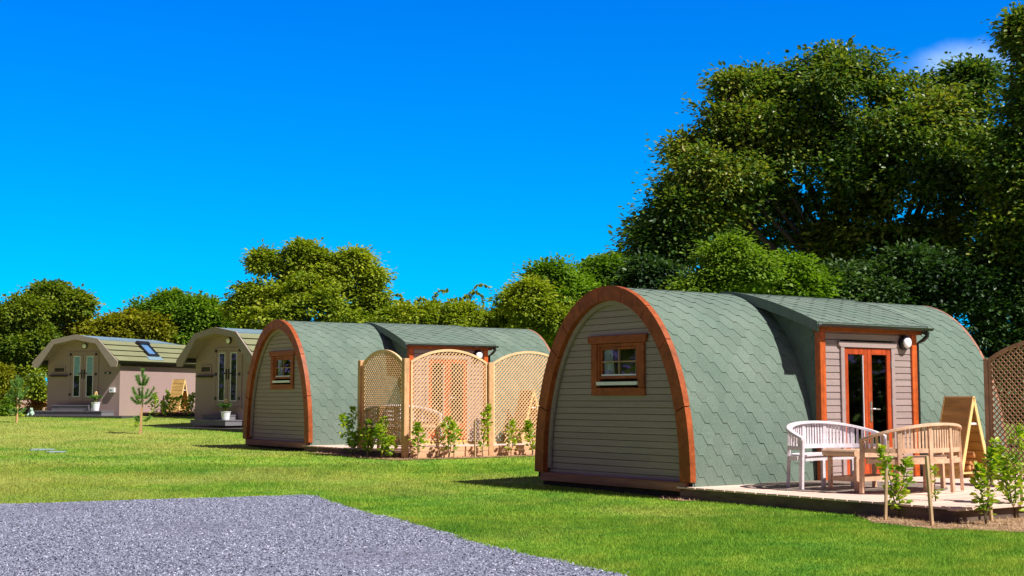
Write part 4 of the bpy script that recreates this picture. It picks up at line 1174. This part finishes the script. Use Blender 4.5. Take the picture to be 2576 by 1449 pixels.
# footprints where no grass grows
def rect(o, th, u0, u1, v0, v1): return [tuple(W(o, th, u, v)[:2]) for u, v in ((u0, v0), (u1, v0), (u1, v1), (u0, v1))]
BARE1 = [tuple(atz(*q, -.05)[:2]) for q in ((2168, 1308), (2200, 1318), (2280, 1326), (2350, 1334), (2440, 1336), (2520, 1340), (2600, 1343), (2700, 1346))] + [tuple(W(O1, TH1, 3.4, 6.3)[:2]), tuple(W(O1, TH1, 0, 6.3)[:2]), tuple(W(O1, TH1, .02, 4.6)[:2])]
BARE1[0] = tuple(W(O1, TH1, -.15, 5.0)[:2])
BARE2 = [tuple(W(O2, TH2, u, v)[:2]) for u, v in ((-.25, 2.4), (-.35, 3.4), (-.5, 4.6), (-.62, 5.6), (-.55, 6.75), (.6, 6.85), (2.2, 6.8), (5.5, 6.8), (5.5, 6.25), (0, 6.25), (.0, 2.4))]
BARE3 = [tuple(W(O1, TH1, u, v)[:2]) for u, v in ((-.12, 1.25), (-.28, 1.5), (-.30, 1.9), (-.10, 2.15), (.1, 2.0), (.1, 1.2))]
M_EARTH = mat('dry mulch and earth', (.14, .08, .045), .95, .3, (5, 5, 5), col2=(.42, .27, .16), bump=.8, bscale=(30, 30, 30), fine=(45, .35))
for i, b in enumerate((BARE1, BARE2, BARE3)): sheet('soil_bed', wobble(b, .15, .03, i), .014, M_EARTH)
holes = [GPW, BARE1, BARE2, BARE3, rect(O1, TH1, -.06, 7.4, -1.85, 6.4), rect(O2, TH2, -.06, 7.4, -1.85, 6.4), rect(C4, T4, -.5, 6.3, -2.2, 3.9), rect(C3, T3, -.5, 6.3, -2.2, 2.6)]
def scatter_blades(n, y0, y1, hmin, hmax, w, seed, name=None):
    rg = np.random.default_rng(seed)
    Y = y0 + (y1-y0) * rg.random(n); X = (rg.random(n)*2-1) * (Y*.40 + .6)
    ok = np.ones(n, bool)
    for h_ in holes: ok &= ~inpoly(X, Y, h_)
    X, Y = X[ok], Y[ok]; n = len(X); Z = np.interp(Y, TY, TZ)
    a = rg.uniform(0, 6.283, n); hh = rg.uniform(hmin, hmax, n) * (1 + .35*np.sin(X*2.1+Y)*np.sin(Y*1.7)); ww = w*rg.uniform(.6, 1.3, n)
    ln = rg.uniform(.2, 1.0, n) * hh; la = rg.uniform(0, 6.283, n)
    b0 = np.stack([X+np.cos(a)*ww, Y+np.sin(a)*ww, Z-.004], -1); b1 = np.stack([X-np.cos(a)*ww, Y-np.sin(a)*ww, Z-.004], -1)
    t = np.stack([X+np.cos(la)*ln, Y+np.sin(la)*ln, Z+hh], -1)
    return np.stack([b0, b1, t], 1).reshape(-1, 3)
VV = np.concatenate([scatter_blades(380000, 9.5, 17, .016, .038, .0042, 11), scatter_blades(360000, 15, 27, .016, .040, .0060, 12), scatter_blades(250000, 25, 56, .02, .045, .010, 13)])
tag(fast_mesh('grass', VV, np.arange(len(VV)).reshape(-1, 3), lawnmat('grass blades', True)), 'short mown sunlit grass blades of the lawn', 'grass', kind='stuff')
# dry straw on the bare beds
st = []
for b in (BARE1, BARE2, BARE3):
    bx = [q[0] for q in b]; by = [q[1] for q in b]; m_ = 9000 if b is not BARE3 else 600
    X = rng.uniform(min(bx)-.1, max(bx)+.1, m_); Y = rng.uniform(min(by)-.1, max(by)+.1, m_); ok = inpoly(X, Y, b); X, Y = X[ok], Y[ok]
    Z = np.interp(Y, TY, TZ) + .012; a = rng.uniform(0, 6.283, len(X)); l = rng.uniform(.02, .07, len(X)); 
    st.append(np.stack([np.stack([X-np.sin(a)*.005, Y+np.cos(a)*.005, Z], -1), np.stack([X+np.sin(a)*.005, Y-np.cos(a)*.005, Z], -1), np.stack([X+np.cos(a)*l, Y+np.sin(a)*l, Z+rng.uniform(.0, .05, len(X))], -1)], 1).reshape(-1, 3))
st = np.concatenate(st)
tag(fast_mesh('dry_straw', st, np.arange(len(st)).reshape(-1, 3), leafmat('dry straw', [(.20, .12, .06), (.50, .34, .20), (.62, .48, .30)], .2, 2)), 'dry brown straw and clippings on the bare soil along the decks', 'straw', kind='stuff')

# ------------------------------------------------------------------ young plants, stakes, small things
GPL = 'young laurels along the near deck'; GST = 'wooden stakes along the near deck'
zf = lambda y: terrain(y)
def lp(px, py, z=None):
    return atz(px, py, z) if z is not None else ground_at(px, py)
laurel(lp(2258, 1306), .86, .28, 140, 'leafy laurel in front of the brown bench, forking into two', GPL, 1, .085, (.03, 0), 2)
laurel(lp(2356, 1300), .62, .16, 26, 'sparse laurel twig beside the split grey stake', GPL, 2, .07, (.02, 0), 1)
laurel(lp(2480, 1322), .88, .20, 130, 'tall bright laurel just left of the shaded lattice', GPL, 3, .09, (.0, 0), 2)
laurel(lp(2556, 1306), 1.12, .30, 190, 'tallest laurel in front of the shaded lattice at right edge', GPL, 4, .09, (-.10, 0), 3)
stake(lp(2227, 1312), .62, 'stake left of the forked laurel at the deck edge', GST, (.03, .0), .032)
stake(lp(2346, 1326), .80, 'grey weathered stake standing tallest beside the sparse laurel twig', GST, (-.06, 0), .036)
stake(lp(2496, 1315), .50, 'short pale stake beside the tall bright laurel', GST, (-.05, 0), .035)
stake(lp(2572, 1303), .62, 'stake at the right edge of the photo', GST, (0, 0), .035)
G2L = 'young laurels along the lattice screen'; G2S = 'thin stakes along the lattice screen'
P2 = [((886, 1141), 1.05, .36, 170, 'bushy dark laurel left of the first lattice post', 3), ((926, 1143), .80, .28, 90, 'laurel in front of the left edge of the first lattice panel', 2), ((968, 1149), .86, .32, 150, 'laurel in front of the middle of the first lattice panel', 3),
      ((1050, 1150), .72, .30, 70, 'yellowing laurel just right of the corner lattice post', 1), ((1128, 1149), .84, .44, 120, 'laurel leaning left in front of the middle lattice panel', 2), ((1214, 1145), 1.1, .26, 90, 'tall slim laurel in front of the post between middle and right lattice panels', 1),
      ((1286, 1143), .74, .30, 60, 'laurel leaning left in front of the right lattice panel', 1), ((1338, 1142), .74, .24, 70, 'laurel beside the arched frame of the near pod', 1)]
def beside(px, left_panel):
    d = ray(px, 1145); a = Vector((math.cos(TH2), math.sin(TH2), 0)); b_ = Vector((math.sin(TH2), -math.cos(TH2), 0)); o = Vector((O2.x, O2.y, 0)); c = Vector((0, 0, CAMH))
    n_, val = (a, -.30) if left_panel else (b_, 6.50)
    t = (val - (c - o).dot(n_)) / d.dot(n_); p = c + d*t
    return Vector((p.x, p.y, terrain(p.y)))
for i, (q, h_, sp, n_, lab, fk) in enumerate(P2):
    laurel(beside(q[0], q[0] < 1010), h_ * 1.0, sp, n_, lab, G2L, 20+i, .10, (-.18 if 'leaning' in lab or 'yellowing' in lab else 0, 0), fk)
for q, h_, lab in (((925, 1143), .55, 'pale stake in front of the first lattice panel'), ((961, 1148), .45, 'short stake at the foot of the laurel in the middle of the first lattice panel'), ((1052, 1152), .50, 'stake just right of the corner lattice post'), ((1142, 1148), .75, 'stake in front of the middle of the middle lattice panel'),
                    ((1195, 1144), .80, 'stake near the right end of the middle lattice panel'), ((1280, 1144), .80, 'stake in front of the left half of the right lattice panel'), ((1343, 1142), .85, 'leaning stake beside the arched frame of the near pod')):
    stake(beside(q[0], q[0] < 1010), h_, lab, G2S, (-.07 if 'leaning' in lab else 0, 0), .03)
for i, (px, py, h_) in enumerate(((389, 1049, .95), (415, 1049, .80), (430, 1049, 1.0), (466, 1049, .9), (480, 1049, .9))):
    y = 52.4; p = at(px, py, y); 
    laurel(Vector((p.x, y, terrain(y))), h_, .34, 80, ['young laurel farthest left by the leftmost cabin deck', 'small laurel second from left by the leftmost cabin deck', 'young laurel just left of the cabin log store', 'young laurel just right of the cabin log store', 'young laurel farthest right by the leftmost cabin deck'][i], 'young laurels by the cabin deck', 50+i, .12, (0, 0), 2)

def young_pine(loc, h, label, seed, rz=0):
    rg = np.random.default_rng(seed)
    t = thing('young_pine', label, 'tree', loc, rz, 'young staked pines')
    m = MB(); m.tube([(0, 0, -.1), (.02, 0, h*.45), (0, 0, h*.96)], [.022, .018, .008], 8); m.build('trunk', M_STEM, t)
    MB().hexa([Vector((-.05, -.065, -.1)), Vector((.01, -.065, -.1)), Vector((.01, -.02, -.1)), Vector((-.05, -.02, -.1)), Vector((-.01, -.055, h*.42)), Vector((.035, -.055, h*.42)), Vector((.035, -.02, h*.42)), Vector((-.01, -.02, h*.42))]).build('tree_stake', M_LPOST, t)
    A = []; B = []
    whorls = [(.99, 1, .10, 0), (.76, 5, .22, 1.3), (.55, 6, .34, .95), (.47, 4, .38, .6), (.20, 3, .30, .5)]
    for z, n_, ln, up in whorls:
        for i in range(n_):
            a = 2*math.pi*i/n_ + rg.uniform(-.3, .3); l = ln*rg.uniform(.75, 1.15)
            base = Vector((0, 0, h*z - (.0 if n_ > 1 else .25))); pts = []
            for k in range(8):
                q_ = k/7
                if n_ == 1: p = base + Vector((0, 0, .30*q_))
                else: p = base + Vector((math.cos(a)*l*q_**.8, math.sin(a)*l*q_**.8, up*l*(q_**1.8)))
                pts.append(p)
            MB().tube(pts, [.010*(1-.5*k/7) for k in range(8)], 5).build('branch', M_STEM, t, recalc=False)
            for j in range(420):
                q_ = .15 + .85*rg.random(); k = min(6, int(q_*7)); p = pts[k].lerp(pts[k+1], q_*7-k); ax = (pts[k+1]-pts[k]).normalized()
                d = Vector(rg.normal(size=3)); d -= d.dot(ax)*ax; d.normalize(); d = d + ax*.9
                A.append(tuple(p)); B.append(tuple(d))
    A = np.array(A); B = np.array(B); x, y, z = basis(B, rg); n = len(A); S = rg.uniform(.07, .115, n)[:, None]
    V = np.stack([A + y*.0042, A - y*.0042, A + x*S], 1).reshape(-1, 3)
    fast_mesh('needles', V, np.arange(3*n).reshape(-1, 3), M_PINE, t)
    return t
p = at(355, 1090, 42.0); young_pine((p.x, 42.0, terrain(42)-.0), (1090-935)/FPX*42*1.02, 'young pine with upright needle tufts on the lawn in front of the leftmost cabin', 3)
p = at(40, 1062, 48.5); young_pine((p.x, 48.5, terrain(48.5)), (1062-950)/FPX*48.5*1.02, 'young pine near the left edge of the lawn beside the rockery', 8, 1.2)
for q in ((342, 1076), (52, 1052)):
    g_ = ground_at(*q)
    laurel(g_, .18, .16, 18, 'small dark sprout in the grass beside the %s' % ('young pine in front of the leftmost cabin' if q[0] > 100 else 'left edge young pine'), 'dark sprouts on the lawn', 70+q[0], .09)
for px, py, w_, lab in ((105, 1133, .5, 'larger pale slab set flush in the lawn'), (140, 1139, .35, 'smaller pale slab set flush in the lawn')):
    g_ = ground_at(px, py); m = MB().prism(wobble([(-w_/2, -.22), (w_/2, -.25), (w_/2, .22), (-w_/2, .25)], .1, .02), lambda a, b_, d: Vector((a, b_, d)), -.03, .03)
    o = m.build('paving_slab', M_SLAB, None); o.location = g_; tag(o, lab, 'slab', 'slabs in the lawn')

# rockery
rr = random.Random(5)
for i in range(34):
    px = rr.uniform(-10, 118); row = i % 3; py = 1030 - row*15 + rr.uniform(-5, 5); y = 57.5 + row*.5 + rr.uniform(0, .3)
    p = at(px, py, y); sx, sy, sz = rr.uniform(.18, .36), rr.uniform(.15, .25), rr.uniform(.09, .17)
    bm = bmesh.new(); bmesh.ops.create_icosphere(bm, subdivisions=2, radius=1)
    for v in bm.verts: v.co = Vector((v.co.x*sx, v.co.y*sy, v.co.z*sz)) * (1 + rr.uniform(-.16, .16))
    me = bpy.data.meshes.new('rock'); bm.to_mesh(me); bm.free(); me.materials.append(M_ROCK)
    o = link(bpy.data.objects.new('rock', me)); o.location = (p.x, y, p.z); o.rotation_euler = (rr.uniform(-.3, .3), rr.uniform(-.3, .3), rr.uniform(0, 3))
    tag(o, 'pinkish fieldstone piled in the rockery bank at far left', 'rock', 'rockery stones at far left')
bk = MB(); pa, pb = at(-40, 1035, 58.8), at(122, 1035, 58.8)
bk.prism([(57.9, .2), (60.5, .2), (60.5, 2.0), (59.2, 1.9)], lambda a, b_, d: Vector((d, a, b_)), pa.x, pb.x)
tag(bk.build('earth_bank', M_EARTH), kind='structure')
g_ = at(76, 1025, 55.5); o = MB().lathe([(.05, 0), (.12, .02), (.14, .08), (.10, .16), (.03, .2)], 10).build('white_stone', M_POT); o.location = (g_.x, 55.5, terrain(55.5)); o.rotation_euler = (0, .5, 0); tag(o, 'single white stone at the lawn edge below the rockery', 'stone')

# ------------------------------------------------------------------ trees and hedges
TG = 'tall trees behind the pods'; HG = 'hedge bushes along the back'
tree('sycamore_tree', 'huge dark sycamore towering behind the near pod', 'tree',
     [(2150, 290, 250, 150), (1970, 275, 150, 120, 1), (2330, 300, 170, 140), (1890, 380, 150, 140), (1800, 470, 130, 110, -1), (1735, 560, 120, 98, -1), (2050, 450, 260, 180, 1), (2330, 490, 260, 210, -1), (1850, 560, 180, 120, 1), (2480, 560, 160, 250, -2), (2200, 660, 200, 120), (1670, 650, 85, 95, -1), (1650, 590, 50, 42), (1740, 390, 55, 45), (1860, 230, 50, 45), (2440, 230, 70, 80)],
     40, 'syc', TG, leaf=.16, nclump=2500, per=78, rc=.60, seed=21, base=(10.8, 41), trunk_r=.42, depth=.7, twig=.04, hollow=.45, limbs=10, bumps=5, spikes=12, shrink=.98)
tree('sycamore_tree', 'tall tree at the right edge whose top runs out of the frame', 'tree',
     [(2610, 130, 80, 110), (2640, 300, 130, 150), (2600, 90, 45, 70), (2580, 470, 90, 120), (2650, 560, 150, 160), (2560, 620, 110, 100)],
     35, 'syc', TG, leaf=.15, nclump=1700, per=40, rc=.45, seed=22, trunk_r=.35)
tree('ivy_thicket', 'dark ivy covered thicket beneath the sycamore behind the near pod', 'bush',
     [(2080, 760, 150, 95), (2250, 780, 160, 120), (2420, 800, 150, 150), (2560, 830, 130, 180), (1960, 790, 120, 70), (2650, 900, 120, 150), (2520, 700, 130, 90), (2330, 700, 120, 80), (2430, 960, 160, 80), (2600, 990, 160, 100), (2280, 950, 130, 70)],
     35, 'sycd', HG, leaf=.14, nclump=2900, per=36, rc=.45, trunk=False, seed=23, depth=.6, hollow=.45)
tree('elder_bush', 'sunlit lighter green bush rising above the near pod roof in front of the sycamore', 'bush',
     [(1840, 680, 75, 62), (1790, 735, 90, 50), (1900, 705, 70, 55), (1750, 760, 70, 40), (1850, 650, 45, 45)],
     33.5, 'bright', HG, leaf=.11, nclump=1000, per=36, rc=.33, trunk=False, seed=24)
tree('elder_bush', 'middle green bush with blue green tint beside the sunlit lighter bush', 'bush',
     [(1985, 700, 60, 62), (1960, 750, 90, 50), (2030, 740, 70, 50)], 34, 'green', HG, leaf=.115, nclump=560, per=34, rc=.33, trunk=False, seed=25)
tree('dark_bush', 'dark bush under the left flank of the sycamore', 'bush', [(1640, 720, 75, 60), (1700, 760, 90, 60), (1610, 770, 60, 60)], 37, 'sycd', HG, leaf=.14, nclump=800, per=36, rc=.4, trunk=False, seed=26)
tree('hawthorn_tree', 'rounded mid green tree left of the sycamore', 'tree', [(1530, 695, 68, 58), (1480, 740, 95, 75), (1570, 750, 70, 80), (1500, 820, 130, 80)], 52, 'green', TG, leaf=.16, nclump=1100, per=44, rc=.5, seed=27, trunk_r=.2)
tree('hawthorn_tree', 'rounded darker tree with pointed top between the hedge and the mid green tree', 'tree', [(1390, 715, 62, 52), (1340, 765, 75, 60), (1420, 770, 80, 80), (1370, 830, 110, 70)], 50, 'green', TG, leaf=.16, nclump=1000, per=42, rc=.5, seed=28, trunk_r=.2)
tree('bramble_bush', 'olive bush at the foot of the rounded darker tree', 'bush', [(1330, 745, 45, 40), (1320, 800, 70, 60), (1400, 820, 60, 60)], 48, 'olive', HG, leaf=.14, nclump=480, per=40, rc=.4, trunk=False, seed=29)
tree('bramble_bush', 'long olive bramble bush directly behind the farther pod roof', 'bush', [(1040, 815, 100, 46), (1130, 808, 100, 48), (1220, 815, 90, 44), (1180, 850, 160, 60), (1010, 850, 100, 60)], 50, 'olive', HG, leaf=.14, nclump=1300, per=40, rc=.4, trunk=False, seed=30)
tree('ash_tree', 'large golden green tree rising behind the farther pod', 'tree',
     [(785, 790, 180, 85), (700, 750, 80, 65), (870, 750, 85, 70), (780, 710, 85, 65), (725, 670, 38, 42), (795, 662, 36, 40), (660, 672, 20, 40), (850, 680, 32, 36), (897, 670, 26, 38), (930, 705, 24, 34), (632, 742, 28, 30), (610, 785, 32, 36), (945, 765, 30, 46), (700, 830, 110, 70), (880, 830, 90, 60), (760, 638, 18, 18)],
     51, 'olive', TG, leaf=.15, nclump=1350, per=56, rc=.42, seed=31, trunk_r=.28, twig=.08, spikes=9, bumps=4, shrink=.95)
tree('willow_bush', 'rounded fresh green bush behind the gap between the two cabins', 'bush', [(470, 790, 85, 50), (430, 765, 35, 35), (540, 805, 65, 45), (400, 800, 50, 40), (470, 850, 110, 60), (575, 850, 60, 50)], 62, 'green', HG, leaf=.17, nclump=1300, per=42, rc=.45, trunk=False, seed=32)
tree('hawthorn_tree', 'dark tree with the highest crown at far left', 'tree', [(125, 750, 45, 45), (155, 780, 60, 50), (195, 775, 28, 40), (100, 790, 60, 55)], 60, 'dark', TG, leaf=.17, nclump=950, per=42, rc=.45, seed=33, trunk_r=.2)
tree('hawthorn_tree', 'dark spreading tree at the left edge behind the leftmost cabin', 'tree', [(30, 810, 65, 50), (75, 800, 50, 55), (60, 880, 90, 70), (-20, 870, 60, 80), (110, 900, 50, 50)], 59, 'dark', TG, leaf=.17, nclump=1300, per=42, rc=.45, seed=34, trunk_r=.2)
for i, (px, py, rx, ry, fol, lab) in enumerate(((250, 842, 85, 45, 'gold', 'golden brown hedge bush above the roof of the leftmost cabin'), (350, 830, 70, 42, 'gold', 'golden brown hedge bush in the dip of the skyline'), (160, 870, 80, 60, 'olive', 'olive hedge bush left of the leftmost cabin roof'),
                                           (340, 870, 110, 50, 'gold', 'low golden hedge bush behind the ridge of the leftmost cabin'), (560, 880, 90, 50, 'olive', 'low olive hedge bush behind the second cabin ridge'), (350, 785, 16, 26, 'green', 'small pointed sapling in the dip of the skyline'))):
    tree('hedge_bush', lab, 'bush', [(px, py, rx, ry), (px-rx*.5, py+ry*.6, rx*.6, ry*.7), (px+rx*.5, py+ry*.5, rx*.6, ry*.7)], 60.5 + i*.3, fol, HG, leaf=.17, nclump=620 if rx > 30 else 80, per=40, rc=.4, trunk=False, seed=40+i)
tree('wild_shrub', 'olive shrub in front of the rockery beside the leftmost cabin', 'bush', [(92, 965, 26, 30), (75, 985, 22, 18), (108, 985, 16, 20)], 56.5, 'olive', 'shrubs at the rockery', leaf=.14, nclump=130, per=22, rc=.25, trunk=False, seed=51)
tree('wild_shrub', 'yellow and orange tinged shrub at the left edge', 'bush', [(5, 965, 22, 38), (22, 1000, 22, 20)], 56.5, 'gold', 'shrubs at the rockery', leaf=.14, nclump=130, per=22, rc=.25, trunk=False, seed=52)
tree('wild_shrub', 'low green weed clump left of the left edge young pine', 'bush', [(20, 1022, 20, 14), (12, 1040, 14, 8)], 54, 'green', 'shrubs at the rockery', leaf=.12, nclump=60, per=20, rc=.2, trunk=False, seed=53)
tree('bracken_clump', 'rusty brown bracken against the leftmost cabin corner', 'bush', [(103, 1008, 13, 17), (88, 1014, 10, 11)], 57, 'rust', 'shrubs at the rockery', leaf=.13, nclump=60, per=20, rc=.2, trunk=False, seed=54)
wl = []  # unseen trees, added to block low sky and darken glass reflections
for x in np.arange(-70, 71, 9.0): wl.append((x, -34 + rr.uniform(-3, 3), 4.2, 6.5, 5, 5.5+rr.uniform(-1, 1.5)))
for y in np.arange(-26, 80, 7.0): wl += [(-52, y, 4, 5, 6.5, 5.2+rr.uniform(-1, 1)), (46, y, 4, 5, 6.5, 5.2+rr.uniform(-1, 1))]
wo_, _ = foliage('added_tree_belt', wl, 3600, 26, .8, 1.5, 'dark', None, 77, twig=.08)
tag(wo_, 'unseen belt of trees added around the camera to darken reflections and fill', 'woodland', kind='stuff')
# arching bramble shoots above the hedge
rr = random.Random(9)
for i in range(9):
    px = 985 + i*33 + rr.uniform(-8, 8); Y = 50; p = at(px, 790, Y); ln = rr.uniform(30, 72)/FPX*Y; sg = rr.choice((-1, 1))
    t = thing('bramble_shoot', 'thin arching leafy shoot above the hedge against the sky', 'shoot', (p.x, Y, p.z), 0, 'arching shoots above the hedge')
    pts = [Vector((sg*ln*.75*q*q, 0, ln*1.15*math.sin(q*2.0))) for q in np.linspace(0, 1, 10)]
    MB().tube(pts, [.02*(1-.06*k) for k in range(10)], 5).build('stem', M_STEM, t)
    C = []; D = []
    for k in range(60):
        q = rr.uniform(.25, 1)*8.99; a = pts[int(q)].lerp(pts[int(q)+1], q-int(q)); C.append(tuple(a)); D.append((rr.gauss(0, 1), rr.gauss(0, 1), rr.gauss(-.2, .6)))
    leaf_mesh('foliage', np.array(C), np.array(D), rng.uniform(.08, .17, 60), FOL['olive'], t, rng, .3)
# ------------------------------------------------------------------ sky, sun
SUN_AZ, SUN_EL = R(-34), R(50)
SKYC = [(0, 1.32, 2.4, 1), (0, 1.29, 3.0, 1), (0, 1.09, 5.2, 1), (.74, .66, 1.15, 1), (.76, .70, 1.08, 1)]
sv = Vector((math.cos(SUN_AZ)*math.cos(SUN_EL), math.sin(SUN_AZ)*math.cos(SUN_EL), math.sin(SUN_EL)))
sd = bpy.data.lights.new('sun', 'SUN'); sd.energy = 4.9; sd.angle = R(.5); sd.color = (1.0, .945, .87)
so = bpy.data.objects.new('sun', sd); COL.objects.link(so); so.rotation_euler = sv.to_track_quat('Z', 'Y').to_euler(); so.location = (20, -10, 30)
w = bpy.data.worlds.new('World'); scene.world = w; w.use_nodes = True
nt = w.node_tree; nt.nodes.clear(); N = nt.nodes.new; L = nt.links.new
sky = N('ShaderNodeTexSky'); sky.sky_type = 'NISHITA'; sky.sun_disc = False; sky.sun_elevation = SUN_EL; sky.sun_rotation = math.atan2(sv.x, sv.y)
sky.air_density = 1.0; sky.dust_density = .1; sky.ozone_density = 3.0; sky.altitude = 200
bw = N('ShaderNodeRGBToBW'); L(sky.outputs[0], bw.inputs[0])
tcs = N('ShaderNodeTexCoord'); sx = N('ShaderNodeSeparateXYZ'); L(tcs.outputs['Generated'], sx.inputs[0])
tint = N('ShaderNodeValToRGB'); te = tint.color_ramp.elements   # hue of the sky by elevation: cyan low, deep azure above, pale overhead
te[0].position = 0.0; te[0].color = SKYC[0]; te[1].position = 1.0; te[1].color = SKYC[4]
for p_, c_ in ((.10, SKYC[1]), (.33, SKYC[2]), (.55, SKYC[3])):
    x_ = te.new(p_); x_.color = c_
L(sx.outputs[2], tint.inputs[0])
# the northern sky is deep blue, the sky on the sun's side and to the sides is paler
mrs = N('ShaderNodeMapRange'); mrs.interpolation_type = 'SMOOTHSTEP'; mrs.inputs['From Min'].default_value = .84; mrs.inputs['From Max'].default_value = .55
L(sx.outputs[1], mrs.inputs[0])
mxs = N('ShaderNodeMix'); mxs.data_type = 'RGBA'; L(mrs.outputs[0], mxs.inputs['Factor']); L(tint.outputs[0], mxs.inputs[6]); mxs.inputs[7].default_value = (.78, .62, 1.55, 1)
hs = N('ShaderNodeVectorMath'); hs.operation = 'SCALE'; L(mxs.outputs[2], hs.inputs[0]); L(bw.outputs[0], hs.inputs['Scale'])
tc = N('ShaderNodeTexCoord')
# one small cloud low in the sky
cd_ = ray(2420, 158).normalized()
dt = N('ShaderNodeVectorMath'); dt.operation = 'SUBTRACT'; L(tc.outputs['Generated'], dt.inputs[0]); dt.inputs[1].default_value = cd_
sc_ = N('ShaderNodeVectorMath'); sc_.operation = 'MULTIPLY'; sc_.inputs[1].default_value = (24, 24, 62); L(dt.outputs[0], sc_.inputs[0])
ln = N('ShaderNodeVectorMath'); ln.operation = 'LENGTH'; L(sc_.outputs[0], ln.inputs[0])
nz = N('ShaderNodeTexNoise'); nz.inputs['Scale'].default_value = 30; nz.inputs['Detail'].default_value = 5; L(tc.outputs['Generated'], nz.inputs['Vector'])
a1 = N('ShaderNodeMath'); a1.operation = 'ADD'; L(ln.outputs['Value'], a1.inputs[0]); L(nz.outputs[0], a1.inputs[1])
mr = N('ShaderNodeMapRange'); mr.interpolation_type = 'SMOOTHSTEP'; mr.inputs['From Min'].default_value = 1.65; mr.inputs['From Max'].default_value = .6; mr.inputs['To Min'].default_value = 0; mr.inputs['To Max'].default_value = .42
L(a1.outputs[0], mr.inputs[0])
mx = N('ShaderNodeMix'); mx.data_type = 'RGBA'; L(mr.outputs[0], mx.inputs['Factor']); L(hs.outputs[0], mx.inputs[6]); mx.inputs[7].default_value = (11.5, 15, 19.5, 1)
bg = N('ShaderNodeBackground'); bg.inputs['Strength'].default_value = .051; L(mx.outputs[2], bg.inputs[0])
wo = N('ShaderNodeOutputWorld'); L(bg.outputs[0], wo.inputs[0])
scene.view_settings.view_transform = 'Standard'; scene.view_settings.look = 'None'; scene.view_settings.exposure = .55; scene.view_settings.gamma = 1
scene.render.engine = 'CYCLES'
scene.render.resolution_x, scene.render.resolution_y = 1024, 576
